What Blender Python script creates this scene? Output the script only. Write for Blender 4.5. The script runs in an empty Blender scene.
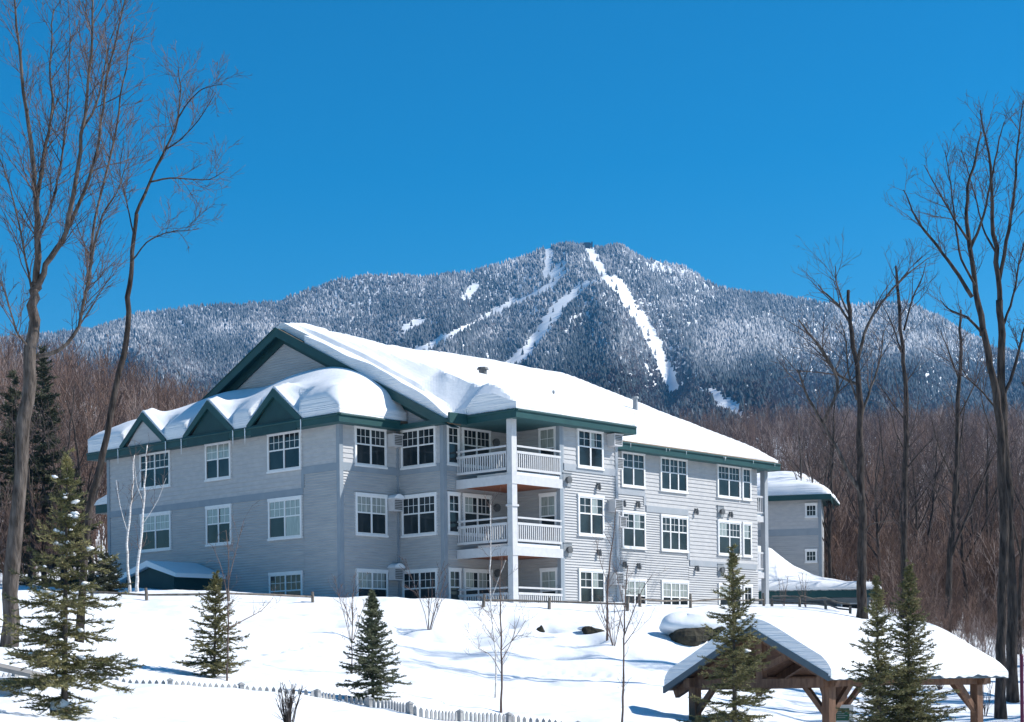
import bpy, math, random
import numpy as np
from mathutils import Vector, Matrix

# ------------------------------------------------------------------ camera, sky, sun, exposure
SC = bpy.context.scene
COL = SC.collection
F, PX, PY, ROLL = 1785.9, 512.0, 677.9, 0.0115
YAW = 0.7437                       # direction of the sunlit long facade
cam_d = bpy.data.cameras.new("camera")
cam_d.sensor_width = 36.0
cam_d.lens = F / 1024 * 36.0
cam_d.shift_y = (PY - 361) / 1024
cam_d.clip_start, cam_d.clip_end = 0.5, 20000
cam = bpy.data.objects.new("camera", cam_d)
COL.objects.link(cam)
c_, s_ = math.cos(ROLL), math.sin(ROLL)
cam.matrix_world = Matrix(((c_, s_, 0, 0), (0, 0, -1, 0), (-s_, c_, 0, 0), (0, 0, 0, 1)))
SC.camera = cam

SUN_AZ, SUN_EL = math.radians(2), math.radians(42)    # azimuth counted from +X towards +Y
SUN_STRENGTH, SKY_STRENGTH = 5.0, 0.082
world = bpy.data.worlds.new("World")
SC.world = world
world.use_nodes = True
wt = world.node_tree
sky = wt.nodes.new("ShaderNodeTexSky")
sky.sky_type = 'NISHITA'
sky.sun_disc = False
sky.sun_elevation = SUN_EL
sky.sun_rotation = math.pi / 2 - SUN_AZ
sky.altitude = 900
sky.air_density = 1.0
sky.dust_density = 0.5
sky.ozone_density = 3.0
hs = wt.nodes.new("ShaderNodeHueSaturation")
hs.inputs['Saturation'].default_value = 1.52
hs.inputs['Hue'].default_value = 0.486
wt.links.new(sky.outputs[0], hs.inputs['Color'])
gm_ = wt.nodes.new("ShaderNodeGamma")
gm_.inputs['Gamma'].default_value = 1.12
wt.links.new(hs.outputs[0], gm_.inputs['Color'])
wt.links.new(gm_.outputs[0], wt.nodes['Background'].inputs[0])
wt.nodes['Background'].inputs[1].default_value = SKY_STRENGTH
sun_d = bpy.data.lights.new("sun", 'SUN')
sun_d.energy = SUN_STRENGTH
sun_d.angle = math.radians(0.53)
sun_d.color = (1.0, 0.955, 0.89)
sun = bpy.data.objects.new("sun", sun_d)
COL.objects.link(sun)
SDIR = Vector((math.cos(SUN_EL) * math.cos(SUN_AZ), math.cos(SUN_EL) * math.sin(SUN_AZ), math.sin(SUN_EL)))
sun.rotation_euler = SDIR.to_track_quat('Z', 'Y').to_euler()
sun.location = (60, 0, 90)
SC.view_settings.view_transform = 'Standard'
SC.view_settings.look = 'None'
SC.view_settings.gamma = 1
SC.view_settings.exposure = 0.47
SC.view_settings.use_curve_mapping = False
SC.render.engine = 'CYCLES'
SC.cycles.max_bounces = 6
SC.cycles.diffuse_bounces = 3
SC.cycles.glossy_bounces = 3
SC.cycles.transparent_max_bounces = 8

# ------------------------------------------------------------------ geometry helpers
RD = np.array([math.sin(YAW), math.cos(YAW), 0.0])     # along the sunlit facade, to the right and away
LD = np.array([-math.cos(YAW), math.sin(YAW), 0.0])    # along the shaded facade, to the left and away
ZD = np.array([0, 0, 1.0])

def B(u, v, z):
    return u * RD + v * LD + z * ZD

def ray(x, y):
    a, b = (x - PX) / F, (y - PY) / F
    return np.array([c_ * a - s_ * b, 1.0, -(s_ * a + c_ * b)])

def at(x, y, Y):
    return ray(x, y) * Y

def pix(P):
    P = np.asarray(P, float)
    a, D = P[..., 0] / P[..., 1], -P[..., 2] / P[..., 1]
    return PX + F * (c_ * a + s_ * D), PY + F * (-s_ * a + c_ * D)

class MB:
    def __init__(self):
        self.v, self.f, self.n = [], [], 0

    def add(self, verts, faces):
        verts = np.asarray(verts, float).reshape(-1, 3)
        self.v.append(verts)
        n = self.n
        self.f.extend([tuple(i + n for i in f) for f in faces])
        self.n += len(verts)

    def hexa(self, p):                                   # 8 corners: bottom ring then top ring
        self.add(p, [(0, 3, 2, 1), (4, 5, 6, 7), (0, 1, 5, 4), (1, 2, 6, 5), (2, 3, 7, 6), (3, 0, 4, 7)])

    def obox(self, o, ex, ey, a0, a1, b0, b1, z0, z1):    # box in the frame (o, ex, ey, up)
        o, ex, ey = map(np.asarray, (o, ex, ey))
        ring = [(a0, b0), (a1, b0), (a1, b1), (a0, b1)]
        self.hexa([o + a * ex + b * ey + z * ZD for z in (z0, z1) for a, b in ring])

    def ubox(self, u0, u1, v0, v1, z0, z1):               # box in the building's frame
        self.obox(np.zeros(3), RD, LD, u0, u1, v0, v1, z0, z1)

    def beam(self, p, q, w, h, side=None):                # straight beam of w x h between two points
        p, q = np.asarray(p, float), np.asarray(q, float)
        d = (q - p) / np.linalg.norm(q - p)
        s = np.cross(d, ZD) if side is None else np.asarray(side, float)
        if np.linalg.norm(s) < 1e-4:
            s = np.array([1.0, 0, 0])
        s /= np.linalg.norm(s)
        t = np.cross(s, d)
        ring = [(-w / 2, -h / 2), (w / 2, -h / 2), (w / 2, h / 2), (-w / 2, h / 2)]
        self.hexa([e + a * s + b * t for e in (p, q) for a, b in ring])

    def extrude(self, poly, off):                         # polygon swept by an offset
        poly = np.asarray(poly, float)
        n = len(poly)
        self.add(np.concatenate([poly, poly + off]),
                 [tuple(range(n))[::-1], tuple(range(n, 2 * n))] + [(i, (i + 1) % n, n + (i + 1) % n, n + i) for i in range(n)])

    def tube(self, pts, rad, k=6, cap=True):
        pts = np.asarray(pts, float)
        rad = np.broadcast_to(np.asarray(rad, float), (len(pts),))
        d = np.gradient(pts, axis=0)
        d /= np.linalg.norm(d, axis=1)[:, None] + 1e-12
        m = d.mean(0)
        ref = np.array([0.3, 0.9, 0.1]) if abs(m[1]) < 0.8 * np.linalg.norm(m) + 1e-9 else np.array([1.0, 0.1, 0.2])
        s = np.cross(d, ref)
        s /= np.linalg.norm(s, axis=1)[:, None] + 1e-12
        t = np.cross(d, s)
        ang = np.arange(k) * 2 * math.pi / k
        ring = pts[:, None, :] + rad[:, None, None] * (np.cos(ang)[None, :, None] * s[:, None, :] + np.sin(ang)[None, :, None] * t[:, None, :])
        N = len(pts)
        faces = []
        for i in range(N - 1):
            a, b = i * k, (i + 1) * k
            for j in range(k):
                j2 = (j + 1) % k
                faces.append((a + j, a + j2, b + j2, b + j))
        if cap and k > 3:
            faces.append(tuple(range(k))[::-1])
            faces.append(tuple(range((N - 1) * k, N * k)))
        self.add(ring.reshape(-1, 3), faces)

    def verts(self):
        return np.concatenate(self.v) if self.v else np.zeros((0, 3))

ORG = {}

def link(o, parent):
    COL.objects.link(o)
    if parent is not None:
        o.parent = parent
        ORG[o.name] = ORG[parent.name]
    return o

def tag(o, label, cat, group=None):
    o['label'] = label
    o['category'] = cat
    if group:
        o['group'] = group
    return o

def thing(name, label, cat, loc, group=None):
    o = bpy.data.objects.new(name, None)
    o.empty_display_size = 0.3
    COL.objects.link(o)
    o.location = loc
    ORG[o.name] = np.asarray(loc, float)
    return tag(o, label, cat, group)

def build(name, mb, mat, parent=None, base=None, smooth=False):
    V = mb.verts()
    if parent is not None:
        org = ORG[parent.name]
    else:
        org = np.zeros(3) if base is None else np.asarray(base, float)
    me = bpy.data.meshes.new(name)
    me.from_pydata((V - org).tolist(), [], mb.f)
    me.materials.append(mat)
    if smooth:
        me.shade_smooth()
    me.update()
    o = bpy.data.objects.new(name, me)
    if parent is None:
        o.location = org
        COL.objects.link(o)
        ORG[o.name] = org
    else:
        link(o, parent)
    return o

def fast_mesh(name, V, faces, mat, smooth=False, attr=None):     # big meshes: V (n,3), faces (m,k)
    V = np.asarray(V, np.float32)
    faces = np.asarray(faces, np.int32)
    m, k = faces.shape
    me = bpy.data.meshes.new(name)
    me.vertices.add(len(V))
    me.vertices.foreach_set('co', V.ravel())
    me.loops.add(m * k)
    me.loops.foreach_set('vertex_index', faces.ravel())
    me.polygons.add(m)
    me.polygons.foreach_set('loop_start', np.arange(0, m * k, k, dtype=np.int32))
    me.polygons.foreach_set('loop_total', np.full(m, k, np.int32))
    me.update(calc_edges=True)
    if attr is not None:
        at_ = me.attributes.new(attr[0], 'FLOAT', 'POINT')
        at_.data.foreach_set('value', np.asarray(attr[1], np.float32))
    me.materials.append(mat)
    if smooth:
        me.shade_smooth()
    o = bpy.data.objects.new(name, me)
    return o

# smooth value noise for shapes (numpy, deterministic)
_rs = np.random.RandomState(7)
_tab = _rs.rand(64, 64)

def vnoise(x, y):
    x, y = np.asarray(x, float), np.asarray(y, float)
    xi, yi = np.floor(x).astype(int), np.floor(y).astype(int)
    fx, fy = x - xi, y - yi
    fx, fy = fx * fx * (3 - 2 * fx), fy * fy * (3 - 2 * fy)
    g = lambda i, j: _tab[i % 64, j % 64]
    return (g(xi, yi) * (1 - fx) * (1 - fy) + g(xi + 1, yi) * fx * (1 - fy) + g(xi, yi + 1) * (1 - fx) * fy + g(xi + 1, yi + 1) * fx * fy) * 2 - 1

def fbm(x, y, o=4):
    s, a = 0, 1.0
    for i in range(o):
        s = s + a * vnoise(x * 2 ** i + 17.3 * i, y * 2 ** i + 5.1 * i)
        a *= 0.5
    return s

def sstep(a, b, x):
    t = np.clip((x - a) / (b - a), 0, 1)
    return t * t * (3 - 2 * t)

# ------------------------------------------------------------------ materials
def nodes_of(name):
    m = bpy.data.materials.new(name)
    m.use_nodes = True
    nt = m.node_tree
    return m, nt, nt.nodes['Principled BSDF']

def mat(name, c1, c2=None, scale=4.0, rough=0.7, bump=0.0, bscale=20.0, spec=0.3, stretch=(1, 1, 1), metal=0.0, coat=0.0, lo=0.35, hi=0.65):
    m, nt, p = nodes_of(name)
    p.inputs['Roughness'].default_value = rough
    p.inputs['Specular IOR Level'].default_value = spec
    p.inputs['Metallic'].default_value = metal
    p.inputs['Coat Weight'].default_value = coat
    tc = nt.nodes.new('ShaderNodeTexCoord')
    mp = nt.nodes.new('ShaderNodeMapping')
    mp.inputs['Scale'].default_value = stretch
    nt.links.new(tc.outputs['Object'], mp.inputs['Vector'])
    if c2 is None:
        p.inputs['Base Color'].default_value = (*c1, 1)
    else:
        n = nt.nodes.new('ShaderNodeTexNoise')
        n.inputs['Scale'].default_value = scale
        n.inputs['Detail'].default_value = 5
        r = nt.nodes.new('ShaderNodeValToRGB')
        r.color_ramp.elements[0].position, r.color_ramp.elements[1].position = lo, hi
        r.color_ramp.elements[0].color = (*c1, 1)
        r.color_ramp.elements[1].color = (*c2, 1)
        nt.links.new(mp.outputs[0], n.inputs['Vector'])
        nt.links.new(n.outputs['Fac'], r.inputs['Fac'])
        nt.links.new(r.outputs['Color'], p.inputs['Base Color'])
    if bump:
        n2 = nt.nodes.new('ShaderNodeTexNoise')
        n2.inputs['Scale'].default_value = bscale
        n2.inputs['Detail'].default_value = 6
        b = nt.nodes.new('ShaderNodeBump')
        b.inputs['Strength'].default_value = bump
        b.inputs['Distance'].default_value = 0.05
        nt.links.new(mp.outputs[0], n2.inputs['Vector'])
        nt.links.new(n2.outputs['Fac'], b.inputs['Height'])
        nt.links.new(b.outputs[0], p.inputs['Normal'])
    return m

M = {}
M['snow'] = mat('snow', (0.77, 0.795, 0.83), (0.82, 0.84, 0.86), 1.5, 0.65, 0.35, 5.0, 0.2)
M['roof_snow'] = mat('roof_snow', (0.76, 0.78, 0.81), (0.82, 0.83, 0.85), 2.0, 0.6, 0.25, 5.0, 0.2)
def layered(m):       # thin strata that show only where the snow is cut steep
    nt = m.node_tree
    p = nt.nodes['Principled BSDF']
    geo = nt.nodes.new('ShaderNodeNewGeometry')
    sp = nt.nodes.new('ShaderNodeSeparateXYZ')
    nt.links.new(geo.outputs['True Normal'], sp.inputs[0])
    ab = nt.nodes.new('ShaderNodeMath'); ab.operation = 'ABSOLUTE'
    nt.links.new(sp.outputs['Z'], ab.inputs[0])
    mr = nt.nodes.new('ShaderNodeMapRange')
    mr.inputs['From Min'].default_value, mr.inputs['From Max'].default_value = 0.6, 0.25
    nt.links.new(ab.outputs[0], mr.inputs['Value'])
    tc = nt.nodes.new('ShaderNodeTexCoord')
    mp = nt.nodes.new('ShaderNodeMapping'); mp.inputs['Scale'].default_value = (0.25, 0.25, 9.0)
    nt.links.new(tc.outputs['Object'], mp.inputs['Vector'])
    nz = nt.nodes.new('ShaderNodeTexNoise'); nz.inputs['Scale'].default_value = 1.6; nz.inputs['Detail'].default_value = 3
    nt.links.new(mp.outputs[0], nz.inputs['Vector'])
    mu = nt.nodes.new('ShaderNodeMath'); mu.operation = 'MULTIPLY'
    nt.links.new(nz.outputs['Fac'], mu.inputs[0]); nt.links.new(mr.outputs[0], mu.inputs[1])
    b = nt.nodes.new('ShaderNodeBump'); b.inputs['Strength'].default_value = 0.55; b.inputs['Distance'].default_value = 0.14
    nt.links.new(mu.outputs[0], b.inputs['Height'])
    old = p.inputs['Normal'].links[0].from_socket
    nt.links.new(old, b.inputs['Normal'])
    nt.links.new(b.outputs[0], p.inputs['Normal'])
layered(M['roof_snow'])
M['siding'] = mat('siding', (0.375, 0.385, 0.405), (0.44, 0.445, 0.45), 1.2, 0.6, 0.15, 30, 0.3, (1, 1, 6))
M['shingle'] = mat('shingle', (0.41, 0.415, 0.43), (0.47, 0.47, 0.475), 3.0, 0.7, 0.25, 18, 0.25, (1, 1, 2))
M['belt'] = mat('belt', (0.22, 0.26, 0.30), (0.25, 0.29, 0.33), 2.0, 0.55)
M['trimboard'] = mat('trimboard', (0.30, 0.33, 0.36), (0.34, 0.36, 0.39), 2.0, 0.55)
M['white'] = mat('white_trim', (0.70, 0.71, 0.72), (0.76, 0.76, 0.76), 5.0, 0.5)
M['railpaint'] = mat('rail_paint', (0.50, 0.505, 0.52), (0.56, 0.56, 0.57), 5.0, 0.55)
M['green'] = mat('green_trim', (0.010, 0.052, 0.055), (0.014, 0.064, 0.064), 1.5, 0.5, 0.08, 12)
M['dkgreen'] = mat('dark_green_panel', (0.007, 0.040, 0.045), (0.010, 0.050, 0.053), 2.5, 0.6)
M['soffit'] = mat('soffit_paint', (0.03, 0.085, 0.09), (0.035, 0.095, 0.10), 2.0, 0.6)
M['shingleroof'] = mat('roof_shingles', (0.17, 0.12, 0.08), (0.26, 0.19, 0.13), 6.0, 0.9, 0.4, 20)
M['cedar'] = mat('balcony_cedar', (0.20, 0.062, 0.025), (0.28, 0.095, 0.04), 5.0, 0.6, 0.2, 20, 0.3, (1, 8, 1))
M['grey_metal'] = mat('grey_metal', (0.24, 0.26, 0.28), (0.30, 0.32, 0.34), 4.0, 0.45)
M['darkmetal'] = mat('dark_metal', (0.08, 0.085, 0.09), (0.12, 0.125, 0.13), 6.0, 0.5)
M['glass'] = mat('window_glass', (0.006, 0.010, 0.013), (0.030, 0.040, 0.045), 0.6, 0.06, 0, 1, 0.35)
M['curtain'] = mat('curtain_behind_glass', (0.16, 0.19, 0.19), (0.34, 0.37, 0.34), 9.0, 0.35, 0, 1, 0.5, (6, 6, 0.3), coat=1.0)
M['timber'] = mat('pavilion_timber', (0.095, 0.047, 0.027), (0.17, 0.092, 0.054), 4.0, 0.65, 0.3, 25, 0.3, (3, 3, 0.6))
M['slate'] = mat('pavilion_fascia', (0.045, 0.075, 0.10), (0.06, 0.095, 0.12), 3.0, 0.5)
M['greywood'] = mat('weathered_fence_wood', (0.11, 0.095, 0.08), (0.20, 0.175, 0.15), 6.0, 0.85, 0.4, 30)
M['bark'] = mat('grey_bark', (0.045, 0.036, 0.03), (0.15, 0.125, 0.11), 3.0, 0.9, 0.8, 9, 0.15, (3, 3, 0.7))
M['barkdark'] = mat('dark_bark', (0.020, 0.016, 0.014), (0.075, 0.06, 0.052), 3.0, 0.9, 0.8, 9, 0.15, (3, 3, 0.7))
M['twig'] = mat('twig_bark', (0.05, 0.034, 0.030), (0.135, 0.10, 0.09), 2.0, 0.85)
M['saplingbark'] = mat('sapling_bark', (0.09, 0.06, 0.05), (0.17, 0.12, 0.10), 6.0, 0.85)
M['birch'] = mat('birch_bark', (0.42, 0.38, 0.36), (0.78, 0.75, 0.72), 7.0, 0.7, 0.2, 20, 0.3, (1, 1, 3))
M['needle'] = mat('fir_needles', (0.075, 0.083, 0.030), (0.27, 0.24, 0.105), 2.2, 0.75)
M['needleblue'] = mat('spruce_needles', (0.055, 0.075, 0.044), (0.18, 0.185, 0.10), 2.5, 0.75)
M['needledark'] = mat('dark_hemlock_needles', (0.022, 0.030, 0.016), (0.075, 0.078, 0.04), 1.2, 0.8)
M['picket'] = mat('picket_paint', (0.22, 0.225, 0.23), (0.34, 0.34, 0.34), 8.0, 0.8)
M['rock'] = mat('boulder_rock', (0.014, 0.012, 0.009), (0.05, 0.045, 0.03), 4.0, 0.9, 0.8, 8)
M['signgreen'] = mat('sign_green', (0.015, 0.10, 0.055), (0.02, 0.12, 0.065), 6.0, 0.4)
M['maroon'] = mat('maroon_paint', (0.07, 0.006, 0.03), (0.10, 0.01, 0.04), 6.0, 0.5)
M['greyroof'] = mat('grey_roof', (0.20, 0.19, 0.18), (0.30, 0.28, 0.26), 5.0, 0.8)

# ------------------------------------------------------------------ terrain
TX = np.array([-500, 0, 100, 200, 350, 500, 650, 800, 900, 1000, 1500], float)
TYP = [   # depth, picture row where the ground of that depth shows, at columns 0 .. 1000
    (30, [705, 712, 716, 726, 742, 752, 785, 800, 800]),
    (36, [660, 677, 686, 703, 727, 738, 772, 785, 785]),
    (42, [634, 655, 672, 690, 713, 722, 756, 768, 768]),
    (50, [615, 628, 645, 664, 688, 697, 728, 738, 738]),
    (58, [602, 608, 616, 633, 652, 659, 690, 702, 702]),
    (64, [596, 598, 600, 611, 622, 627, 654, 670, 678]),
    (68, [592, 592, 592, 598, 604, 607, 624, 647, 662]),
    (74, [590, 590, 590, 600, 606, 606, 611, 634, 650]),
    (85, [588, 588, 592, 603, 608, 606, 604, 618, 638]),
    (100, [580, 584, 592, 603, 608, 607, 605, 612, 628]),
    (130, [555, 560, 580, 598, 604, 602, 598, 598, 610]),
    (200, [480, 490, 520, 560, 585, 580, 560, 560, 565]),
    (300, [412, 430, 470, 520, 550, 535, 510, 505, 505]),
    (420, [400, 412, 445, 480, 500, 490, 470, 470, 470]),
    (620, [395, 405, 425, 445, 450, 445, 440, 440, 440]),
    (900, [395, 405, 425, 445, 450, 445, 440, 440, 440]),
]
TY = np.array([-80, 0, 12, 20] + [r[0] for r in TYP], float)
TZ = np.zeros((len(TY), len(TX)))
TZ[0], TZ[1], TZ[2] = -1.8, -1.65, -1.5
TZ[3] = [-.6, -.6, -.7, -.8, -1.0, -1.2, -1.4, -1.9, -2.0, -2.0, -2.0]
for k, (Y_, rows) in enumerate(TYP):
    r = np.array([rows[0]] + rows + [rows[-1]], float)
    xs = np.clip(TX, -150, 1150)
    TZ[4 + k] = (PY + (PX - xs) * ROLL - r) * Y_ / F

def herm(xk, yk, x):          # monotone-ish cubic through rows of yk (n, m) at positions xk, sampled pairwise
    d = np.diff(yk, axis=0) / np.diff(xk)[:, None]
    t = np.zeros_like(yk)
    w0, w1 = np.diff(xk)[1:], np.diff(xk)[:-1]
    same = d[1:] * d[:-1] > 0
    hm = (w0 + w1)[:, None] / (w0[:, None] / np.where(same, d[:-1], 1) + w1[:, None] / np.where(same, d[1:], 1))
    t[1:-1] = np.where(same, hm, 0)
    t[0], t[-1] = d[0], d[-1]
    i = np.clip(np.searchsorted(xk, x) - 1, 0, len(xk) - 2)
    h = xk[i + 1] - xk[i]
    s = np.clip((x - xk[i]) / h, 0, 1)
    return i, s, h, t

IT, IS = None, None
_xf = np.linspace(-500, 1500, 401)
_i, _s, _h, _t = herm(TX, TZ.T.copy(), _xf)
_a, _b = TZ.T[_i], TZ.T[_i + 1]
_S, _H = _s[:, None], _h[:, None]
TZF = ((2 * _S**3 - 3 * _S**2 + 1) * _a + (_S**3 - 2 * _S**2 + _S) * _H * _t[_i] + (-2 * _S**3 + 3 * _S**2) * _b + (_S**3 - _S**2) * _H * _t[_i + 1]).T   # (rows, 401)
_k = np.exp(-0.5 * (np.arange(-12, 13) / 5.0) ** 2)
_k /= _k.sum()
TZF = np.array([np.convolve(np.pad(r, 12, mode='edge'), _k, 'valid') for r in TZF])

PITS = []
def ground(X, Y):
    X, Y = np.atleast_1d(np.asarray(X, float)), np.atleast_1d(np.asarray(Y, float))
    px = np.clip(PX + F * X / np.maximum(Y, 12), -499, 1499)
    j = np.clip(((px + 500) / 5).astype(int), 0, 399)
    w = (px + 500) / 5 - j
    cols = None
    i, s, h, t = herm(TY, TZF, Y)
    g = lambda A, ii: A[ii, j] * (1 - w) + A[ii, j + 1] * w
    a, b, ta, tb = g(TZF, i), g(TZF, i + 1), g(t, i), g(t, i + 1)
    z = (2 * s**3 - 3 * s**2 + 1) * a + (s**3 - 2 * s**2 + s) * h * ta + (-2 * s**3 + 3 * s**2) * b + (s**3 - s**2) * h * tb
    near = sstep(8, 30, Y) * (1 - sstep(66, 90, Y))
    z = z + near * (0.15 * fbm(X / 4.0 + 3, Y / 6.0) + 0.05 * fbm(X / 1.1, Y / 1.5 + 9, 3))
    for px0, py0, dep, rx, ry in PITS:
        z = z - dep * np.exp(-(((X - px0) / rx) ** 2 + ((Y - py0) / ry) ** 2))
    z = z + sstep(95, 200, Y) * 1.2 * fbm(X / 30, Y / 40, 3)
    return z

def gz(X, Y):
    return float(ground(X, Y)[0])

def hit(x, y, y0=14, y1=120):       # where the view ray of a picture point meets the snow
    Ys = np.linspace(y0, y1, 1600)
    P = ray(x, y)[None] * Ys[:, None]
    d = P[:, 2] - ground(P[:, 0], P[:, 1])
    k = np.where(d < 0)[0]
    if len(k) == 0:
        k = [len(Ys) - 1]
    p = P[k[0]].copy()
    p[2] = gz(p[0], p[1])
    return p

# hollows round stems, slumps in the bank and a line of footprints
_pit = []
for x, y, dep, rx, ry in ((398, 628, .45, .45, .8), (430, 634, .40, .7, .7), (352, 640, .3, .6, .6), (505, 622, .4, .5, .7), (545, 628, .35, .4, .6), (470, 640, .25, .8, .9), (330, 622, .3, .5, .8),
                          (590, 640, .35, .6, .7), (622, 650, .3, .5, .6), (500, 712, .18, .25, .3), (622, 722, .18, .25, .3), (228, 682, .2, .3, .4), (640, 660, .25, 1.0, .6), (560, 655, .25, .9, .5), (285, 612, .25, .5, .6),
                          (696, 648, .35, .9, .5), (10, 642, .25, .5, .5), (180, 640, .15, 1.2, .5), (130, 625, .12, 1.4, .5), (862, 615, .3, .7, .7)):
    h_ = hit(x, y)
    _pit.append((h_[0], h_[1], dep, rx, ry))
for k in range(34):
    f_ = k / 33
    h_ = hit(318 - 150 * f_ + 2 * math.sin(k * 1.9), 640 + 22 * f_ + 6 * math.sin(f_ * 5))
    _pit.append((h_[0] + (.09 if k % 2 else -.09), h_[1], .11, .11, .16))
for k in range(26):
    f_ = k / 25
    h_ = hit(690 - 190 * f_, 668 + 14 * f_ + 5 * math.sin(f_ * 6))
    _pit.append((h_[0], h_[1] + (.1 if k % 2 else -.1), .10, .12, .16))
PITS = _pit
# the ground sheet
ys = np.unique(np.concatenate([np.linspace(-80, 10, 19), np.linspace(10, 100, 521), np.linspace(100, 300, 101), np.linspace(300, 900, 81)]))
aa = np.unique(np.concatenate([np.linspace(-1.4, -0.36, 27), np.linspace(-0.36, 0.36, 561), np.linspace(0.36, 1.4, 27)]))
GY, GA = np.meshgrid(ys, aa, indexing='ij')
GX = GA * np.maximum(GY, 45)
GZ = ground(GX.ravel(), GY.ravel()).reshape(GX.shape)
GZ = np.where(GY > 860, GZ - 30, GZ)
nr, nc = GX.shape
ii = (np.arange(nr - 1)[:, None] * nc + np.arange(nc - 1)[None]).ravel()
o = fast_mesh('snowy_ground', np.stack([GX, GY, GZ], -1).reshape(-1, 3), np.stack([ii, ii + 1, ii + nc + 1, ii + nc], 1), M['snow'], True)
o['kind'] = 'structure'
COL.objects.link(o)

# ------------------------------------------------------------------ mountain
RX = np.array([-500, -200, 0, 95, 140, 200, 275, 292, 340, 385, 430, 470, 510, 545, 572, 592, 640, 690, 715, 750, 800, 850, 905, 940, 968, 1000, 1100, 1300, 1500], float)
RY = np.array([360, 350, 338, 330, 314, 307, 304, 297, 281, 275, 278, 273, 263, 250, 245, 246, 257, 270, 287, 294, 300, 306, 302, 319, 335, 350, 365, 372, 380], float)
MY0, MY1 = 520.0, 2600.0

SHADE_SPURS = [   # low spurs added to put the ski runs in shade (column, row), half width, height
    ((612, 630, 646, 660, 676, 688, 702), (250, 272, 290, 315, 345, 375, 396), 13, 14.0),
    ((609, 596, 582, 562, 540), (276, 296, 312, 336, 366), 12, 9.0),
    ((734, 755, 777), (386, 404, 430), 14, 13.0),
    ((572, 580), (246, 290), 12, 5.0),
]
def mountain(X, Y):
    a = PX + F * X / Y - 4.3          # picture column once the camera's small roll is counted in
    yr = np.interp(a, RX, RY) + 1.2 * vnoise(a / 9, a * 0 + 4)
    t = np.clip((Y - MY0) / (MY1 - MY0), 0, 1)
    yb = 462.0
    s = 0.25 * t + 0.75 * t ** 1.15
    row = yb + (yr - yb) * s
    warp = a + 70 * (1 - t) * (a - 585) / 300 + 20 * vnoise(a / 60, t * 3)
    env = np.sin(math.pi * np.clip(t, 0, 1)) ** 0.8
    amp = (yb - yr) / 210
    row = row - env * amp * (19 * np.cos((warp - 600) / 165 * 2 * math.pi) + 12 * vnoise(warp / 38 + 3, t * 2.2) + 5 * vnoise(warp / 15, t * 6))
    for cx, cy, wd, am in SHADE_SPURS:
        c = np.interp(row, cy, cx, left=-999, right=9999)
        fade = sstep(cy[0] - 6, cy[0] + 14, row) * (1 - sstep(cy[-1] - 14, cy[-1] + 6, row))
        row = row - am * fade * np.exp(-((a - c) / wd) ** 2)
    z = (PY + (PX - a) * ROLL - row) * Y / F
    back = np.clip(Y - MY1, 0, None)
    return z - back * 0.45 - 25 * (1 - sstep(0, 0.06, t))

my = np.concatenate([np.linspace(MY0, MY1, 150), np.linspace(2640, 4200, 12)])
ma = np.linspace(-560, 1560, 531)
GY, GA = np.meshgrid(my, ma, indexing='ij')
GX = (GA - PX) / F * GY
GZ = mountain(GX, GY)
nr, nc = GX.shape
ii = (np.arange(nr - 1)[:, None] * nc + np.arange(nc - 1)[None]).ravel()
M['mtn'] = mat('mountain_snow', (0.70, 0.73, 0.77), (0.84, 0.86, 0.88), 0.02, 0.8)
o = fast_mesh('mountain', np.stack([GX, GY, GZ], -1).reshape(-1, 3), np.stack([ii, ii + 1, ii + nc + 1, ii + nc], 1), M['mtn'], True)
o['kind'] = 'structure'
COL.objects.link(o)

TRAILS = [   # ski runs cut through the forest: polylines and half widths as they read on the slope
    [(587, 243, 5), (596, 262, 6), (603, 275, 5), (612, 284, 6)],
    [(612, 280, 7), (622, 290, 9), (630, 305, 8), (640, 318, 8), (648, 330, 8), (655, 345, 8), (662, 360, 8), (668, 378, 8), (674, 388, 7)],
    [(594, 281, 3), (580, 290, 6), (566, 300, 7), (556, 312, 8), (545, 328, 8), (533, 345, 8), (520, 358, 7), (505, 366, 4)],
    [(549, 250, 5), (549, 262, 4), (546, 275, 4), (556, 272, 6), (563, 264, 5)],
    [(563, 274, 4), (552, 282, 4), (544, 289, 4), (532, 295, 2), (518, 301, 3), (505, 306, 4), (490, 314, 3), (478, 321, 1.6), (466, 327, 3), (445, 338, 5), (425, 348, 6), (408, 356, 5)],
    [(476, 287, 5), (470, 292, 6), (464, 299, 4)],
    [(410, 325, 6), (424, 321, 4), (404, 329, 4)],
    [(712, 392, 4), (722, 402, 10), (738, 414, 11), (748, 422, 7)],
]
def in_trail(x, y):
    inside = np.zeros(x.shape, bool)
    for tr in TRAILS:
        for (x0, y0, w0), (x1, y1, w1) in zip(tr[:-1], tr[1:]):
            dx, dy = x1 - x0, y1 - y0
            t = np.clip(((x - x0) * dx + (y - y0) * dy) / (dx * dx + dy * dy), 0, 1)
            d = np.hypot(x - x0 - t * dx, y - y0 - t * dy)
            inside |= d < (w0 + (w1 - w0) * t) * 0.82 * (1 + 0.28 * vnoise(x / 4.0, y / 4.0))
    return inside

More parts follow.
